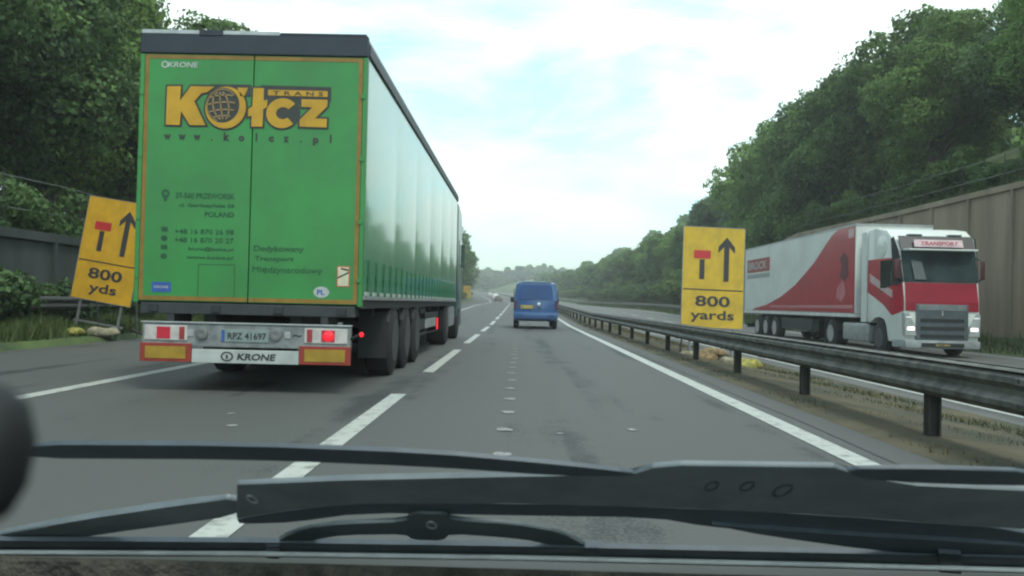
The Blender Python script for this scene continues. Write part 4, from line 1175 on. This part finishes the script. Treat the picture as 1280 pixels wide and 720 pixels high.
for s in (-1, 1):
    sp_ = MB().prism(swp, s * 1.277, s * 1.281, 'x').build('red_swoosh', M_LRED, tr)
    MB().prism([(3.3, zb + .16), (3.3, zb + .28), (12.5, zb + .24), (12.5, zb + .16)], s * 1.283, s * 1.286, 'x').build('pale_stripe', mat('stripe_pink', (.5, .2, .22), .5, scale=9), sp_)
    MB().prism([(3.28, 3.75), (3.28, 4.05), (3.75, 4.05), (3.75, 3.75)], s * 1.283, s * 1.286, 'x').build('pale_patch', mat('patch_pink', (.6, .4, .42), .5, scale=3), sp_)
    MB().prism([(3.9, 1.9), (4.2, 2.35), (4.7, 2.1), (4.75, 1.75), (4.3, 1.6)], s * 1.283, s * 1.286, 'x').build('pale_patch', mat('patch_pink2', (.5, .16, .18), .6, scale=3), sp_)
    MB().prism([(3.7, 2.5), (3.75, 3.1), (4.1, 3.3), (4.5, 3.1), (4.3, 2.8), (4.5, 2.45), (4.0, 2.3)], s * 1.283, s * 1.286, 'x').build('dark_mark', mat('dark_smudge', (.12, .02, .03), .6, scale=3), sp_)
    lg = MB().prism([(12.65, 3.0), (12.65, 3.62), (16.3, 3.62), (16.3, 3.0)], s * 1.277, s * 1.281, 'x').build('name_panel', mat('panel_red', (.3, .05, .05), .5, scale=5), tr)
    rot = Matrix.Translation((s * 1.283, 14.6, 3.31)) @ Matrix.Rotation(R(-90 if s < 0 else 90), 4, 'Z')
    text('BROCK', 3.0, .36, (0, 0), M_WHT, lg, y=0, bold=.02, mtx=rot)
    MB().prism([(12.65, 2.72), (12.65, 2.92), (16.3, 2.92), (16.3, 2.72)], s * 1.277, s * 1.281, 'x').build('name_underline', mat('panel_grey', (.3, .34, .33), .5, scale=5), tr)
    for yy in (11.9, 13.2, 14.5):
        wheel(rl, s * 1.07, yy, .5, .5, .38, s, M_RIMW)
    MB().box(s * .85 - .06, s * .85 + .06, 6.7, 6.85, .1, 1.1).build('landing_leg', M_CHAS, rl)
    MB().box(min(s * 1.2, s * 1.23), max(s * 1.2, s * 1.23), 7.3, 11.0, .5, .95, .01).build('side_guard', M_CHAS, rl)
    MB().box(min(s * .7, s * 1.18), max(s * .7, s * 1.18), 8.0, 9.6, .45, .95, .03).build('pallet_box', M_ALU, rl)
MB().box(-.5, -.38, 4.0, 16.4, .86, 1.08).box(.38, .5, 4.0, 16.4, .86, 1.08).build('trailer_frame', M_CHAS, rl)
MB().box(-1.2, 1.2, 16.4, 16.5, .4, .6).build('underrun_bar', M_CHAS, rl)

# ------------------------------------------------------------------ the car the photograph is taken from
# points on the windscreen plane are given as (x, s): s = distance up the glass from its foot
M_WIP = mat('wiper_arm_grey', (0.135, 0.16, 0.175), .55, col2=(.10, .12, .135), scale=25, coat=.1)
M_WIPD = mat('wiper_black', (0.06, 0.08, 0.10), .5, scale=30)
M_GLINT = mat('painted_glint', (.8, .8, .79), .4, 0, scale=30)  # near-white, non-metal: a bright reflection put into the colour
M_COWL = mat('cowl_plastic', (.055, .05, .038), .85, col2=(.025, .024, .019), scale=30, bump=.6, bscale=90)
M_RING = mat('pivot_ring', (.45, .47, .47), .4, .5)
own = empty('car', (0, .8, 0), label='own car: its scuttle, bonnet and dark wipers across the bottom of the view', cat='car')
th = math.atan(.577)
ax = Vector((0, -math.cos(th), math.sin(th)))
nrm = Vector((0, math.sin(th), math.cos(th)))
O0 = Vector((0, .72 - .8, .85))
GM = Matrix((( 1, 0, 0, 0), (0, ax.y, nrm.y, 0), (0, ax.z, nrm.z, 0), (0, 0, 0, 1)))
GM = Matrix.Translation(O0) @ GM
def glass_prism(name, pts, z0, z1, m, parent, bev=0.0, kids=None):
    o = MB().prism([(p[0], p[1]) for p in pts], z0, z1, 'z', bev).build(name, m, None)
    o.data.transform(GM); o.parent = parent
    return o
def smooth_closed(pts, it=1):
    for _ in range(it):
        q = []
        for i, p in enumerate(pts):
            a = pts[(i + 1) % len(pts)]
            q += [(p[0] * .8 + a[0] * .2, p[1] * .8 + a[1] * .2), (p[0] * .2 + a[0] * .8, p[1] * .2 + a[1] * .8)]
        pts = q
    return pts
WP = {
    'upper_blade': [(-0.3065, 0.2412), (-0.1672, 0.2488), (-0.0515, 0.2438), (0.0273, 0.2287), (0.0749, 0.2166), (0.0757, 0.2103), (0.0284, 0.207), (-0.0536, 0.2186), (-0.1741, 0.224), (-0.3202, 0.2142)],
    'arm': [(-0.1927, 0.1662), (-0.1159, 0.1822), (-0.0238, 0.1955), (0.0751, 0.2073), (0.0858, 0.2222), (0.1026, 0.228), (0.1967, 0.2314), (0.2209, 0.2128), (0.26, 0.1992), (0.3411, 0.1949), (0.3903, 0.104), (0.2067, 0.1319), (0.1243, 0.1375), (-0.0025, 0.1395), (-0.113, 0.1309), (-0.164, 0.1107), (-0.2169, 0.0804)],
    'arm_lower': [(-0.2199, 0.0711), (-0.1663, 0.1018), (-0.1146, 0.1224), (-0.0025, 0.1311), (0.1261, 0.1291), (0.2096, 0.1234), (0.3958, 0.0951), (0.4349, 0.0228), (0.2976, 0.0476), (0.1994, 0.0736), (0.147, 0.0832), (0.1064, 0.1045), (-0.0024, 0.1), (-0.1185, 0.0971), (-0.1743, 0.0657), (-0.222, 0.0546)],
    'arm_tail': [(-0.2017, 0.1276), (-0.257, 0.1031), (-0.3507, 0.0557), (-0.4636, -0.0095), (-0.4934, -0.0643), (-0.4134, -0.0216), (-0.3068, 0.0353), (-0.2154, 0.0783)],
    'right_blade': [(0.2009, 0.233), (0.2485, 0.2378), (0.3181, 0.2366), (0.3329, 0.2092), (0.2601, 0.2105), (0.2201, 0.2141)],
    'strip': [(-0.4646, -0.0153), (-0.2352, 0.0029), (-0.002, 0.0134), (0.2138, 0.0169), (0.4435, 0.0161), (0.4528, -0.0008), (0.2183, 0.0), (-0.002, -0.0022), (-0.2397, -0.013), (-0.4746, -0.0336)],
    'rubber': [(-0.4562, 0.0008), (-0.2311, 0.0183), (-0.0021, 0.0283), (0.21, 0.0317), (0.4342, 0.0336), (0.4652, -0.0228), (0.2243, -0.0219), (-0.0019, -0.0227), (-0.2457, -0.0341), (-0.4877, -0.0572)],
    'yoke': [(-0.222, -0.0301), (-0.1941, 0.028), (-0.1686, 0.0602), (-0.1337, 0.0772), (-0.0827, 0.086), (-0.0778, 0.1105), (-0.0502, 0.1106), (-0.0501, 0.0932), (-0.0023, 0.0882), (0.0358, 0.0681), (0.056, 0.0347), (0.0685, -0.0026), (0.0594, -0.0093), (0.0422, 0.0228), (0.0043, 0.0481), (-0.0536, 0.0579), (-0.0578, 0.0323), (-0.0857, 0.0325), (-0.0862, 0.0527), (-0.1391, 0.0456), (-0.1707, 0.0249), (-0.1974, -0.016), (-0.2125, -0.0443)],
    'yoke2': [(0.1364, 0.1042), (0.1943, 0.091), (0.2724, 0.079), (0.3246, 0.0739), (0.4128, 0.0618), (0.4264, 0.0367), (0.3696, 0.0313), (0.3809, -0.0079), (0.3637, -0.0036), (0.3441, 0.0289), (0.2868, 0.0399), (0.1992, 0.0726)],
    'clip1': [(-0.2097, 0.014), (-0.1979, 0.0151), (-0.209, -0.0319), (-0.2207, -0.03)],
    'clip2': [(0.0572, 0.0358), (0.0689, 0.0368), (0.0739, -0.0165), (0.0611, -0.0147)],
    'clip3': [(0.3399, 0.0486), (0.3597, 0.0451), (0.3908, -0.022), (0.3692, -0.0179)],
}
pb_ = glass_prism('wiper_blade', smooth_closed(WP['upper_blade']), .003, .0058, M_WIPD, own, .001)
rb_ = glass_prism('wiper_blade', smooth_closed(WP['right_blade']), .003, .0058, M_WIPD, own, .001)
arm = glass_prism('wiper_arm', WP['arm'], .0045, .0085, M_WIP, own, .0015)
al = glass_prism('arm_underside', smooth_closed(WP['arm_lower']), .007, .0105, M_WIPD, arm, .001)
at_ = glass_prism('arm_tail', smooth_closed(WP['arm_tail']), .007, .012, M_WIP, arm, .002)
def ring(cx_, cy_, r0, r1, z0, z1, m, parent, name):
    b = MB(); n = 20; vs = []
    for r, z in ((r1, z0), (r1, z1), (r0, z1), (r0, z0)):
        for k in range(n): vs.append((cx_ + r * math.cos(6.2832 * k / n), cy_ + r * 2.4 * math.sin(6.2832 * k / n), z))
    fs = [(i * n + k, i * n + (k + 1) % n, ((i + 1) % 4) * n + (k + 1) % n, ((i + 1) % 4) * n + k) for i in range(4) for k in range(n)]
    o = b.add(vs, fs).build(name, m, None); o.data.transform(GM); o.parent = parent
ring(-0.1899, 0.1345, .0026, .0040, .0036, .0046, M_RING, arm, 'pivot_ring')
for q, w_, r in ((0.1296, 0.1895, .0045), (0.1526, 0.1912, .0045), (0.1779, 0.1844, .006)):
    ring(q, w_, r * .7, r, .0040, .0046, M_WIPD, arm, 'moulded_ring')
lo = glass_prism('lower_wiper_blade', WP['rubber'], .0018, .006, M_WIPD, own, .0008)
sp = WP['strip']; mid = [((a[0] + c_[0]) / 2, (a[1] + c_[1]) / 2) for a, c_ in zip(sp[:5], sp[9:4:-1])]
q = MB().tube([(a, b_, -.002) for a, b_ in mid], .0022, 10).build('painted_glint_line', M_GLINT, None, smooth=True)  # pale tube added in place of the glint along the cowl edge
q.data.transform(GM); q.parent = lo
yk = glass_prism('wiper_yoke', smooth_closed(WP['yoke']), .0035, .0070, mat('yoke_grey', (.07, .09, .10), .5, scale=25), own, .0015)
ring(-0.0646, 0.0812, .0030, .0044, .0026, .0036, M_RING, yk, 'pivot_ring')
yk2 = glass_prism('wiper_yoke', smooth_closed(WP['yoke2']), .0035, .0075, M_WIPD, own, .0015)
for k, pp in (('clip1', yk), ('clip2', yk), ('clip3', yk2)): glass_prism('claw', WP[k], 0, .006, M_WIPD, pp, .0008)
# scuttle below the glass, and a steep bonnet beyond it
MB().prism([(.66 - .8, .80), (.66 - .8, .859), (.715 - .8, .838), (.735 - .8, .828), (.78 - .8, .81), (.78 - .8, .74), (.66 - .8, .74)], -.72, .72, 'x', .004).build('scuttle', M_COWL, own)
gr_ = MB()
for k in range(60):
    x = -.6 + k * .02
    gr_.box(x, x + .011, .668 - .8, .70 - .8, .868, .8735)
gr_ = None
MB().prism([(.79 - .8, .80), (1.2 - .8, .70), (1.5 - .8, .56), (1.62 - .8, .38), (1.6 - .8, .30), (.79 - .8, .30)], -.78, .78, 'x', .03).build('bonnet', mat('bonnet_dark', (.03, .032, .03), .6), own, smooth=True)
# out-of-focus knob beside the lens
M_KNOB = mat('knob_black', (.006, .007, .009), .7)
kb = MB().lathe([(-.007, .0035), (-.006, .005), (-.003, .0062), (.002, .0064), (.006, .0050), (.0078, .0024)], (0, 0, 0), 'z', 24).build('knob', M_KNOB, None, smooth=True)
kb.location = (-.0470, .072, EYE - .0142); kb.scale = (.75, .75, .8)
kb.rotation_euler = (0, R(8), 0)
MB().tube([(0, 0, -.006), (-.014, .003, -.04), (-.03, .004, -.2)], .002, 8).build('stalk', M_KNOB, kb, smooth=True)
tag(kb, 'out-of-focus black rounded knob close to the lens at the left edge', 'knob')

# remove prototypes that were never placed
for k, (root, h0) in ALLP.items():
    if k not in USED:
        for c_ in list(root.children): bpy.data.objects.remove(c_)
        bpy.data.objects.remove(root)

# ------------------------------------------------------------------ haze
if HAZE:
    hm = bpy.data.materials.new('haze'); hm.use_nodes = True
    n, l = hm.node_tree.nodes, hm.node_tree.links
    n.remove(n['Principled BSDF'])
    pv = n.new('ShaderNodeVolumePrincipled'); pv.inputs['Density'].default_value = HAZE
    pv.inputs['Color'].default_value = (.93, .98, .97, 1); pv.inputs['Anisotropy'].default_value = .2
    l.new(pv.outputs[0], n['Material Output'].inputs['Volume'])
    o = MB().box(-420, 420, -75, 860, -2, 52).build('haze', hm, kind='stuff')
    tag(o, 'thin pale haze softening the far trees', 'haze')
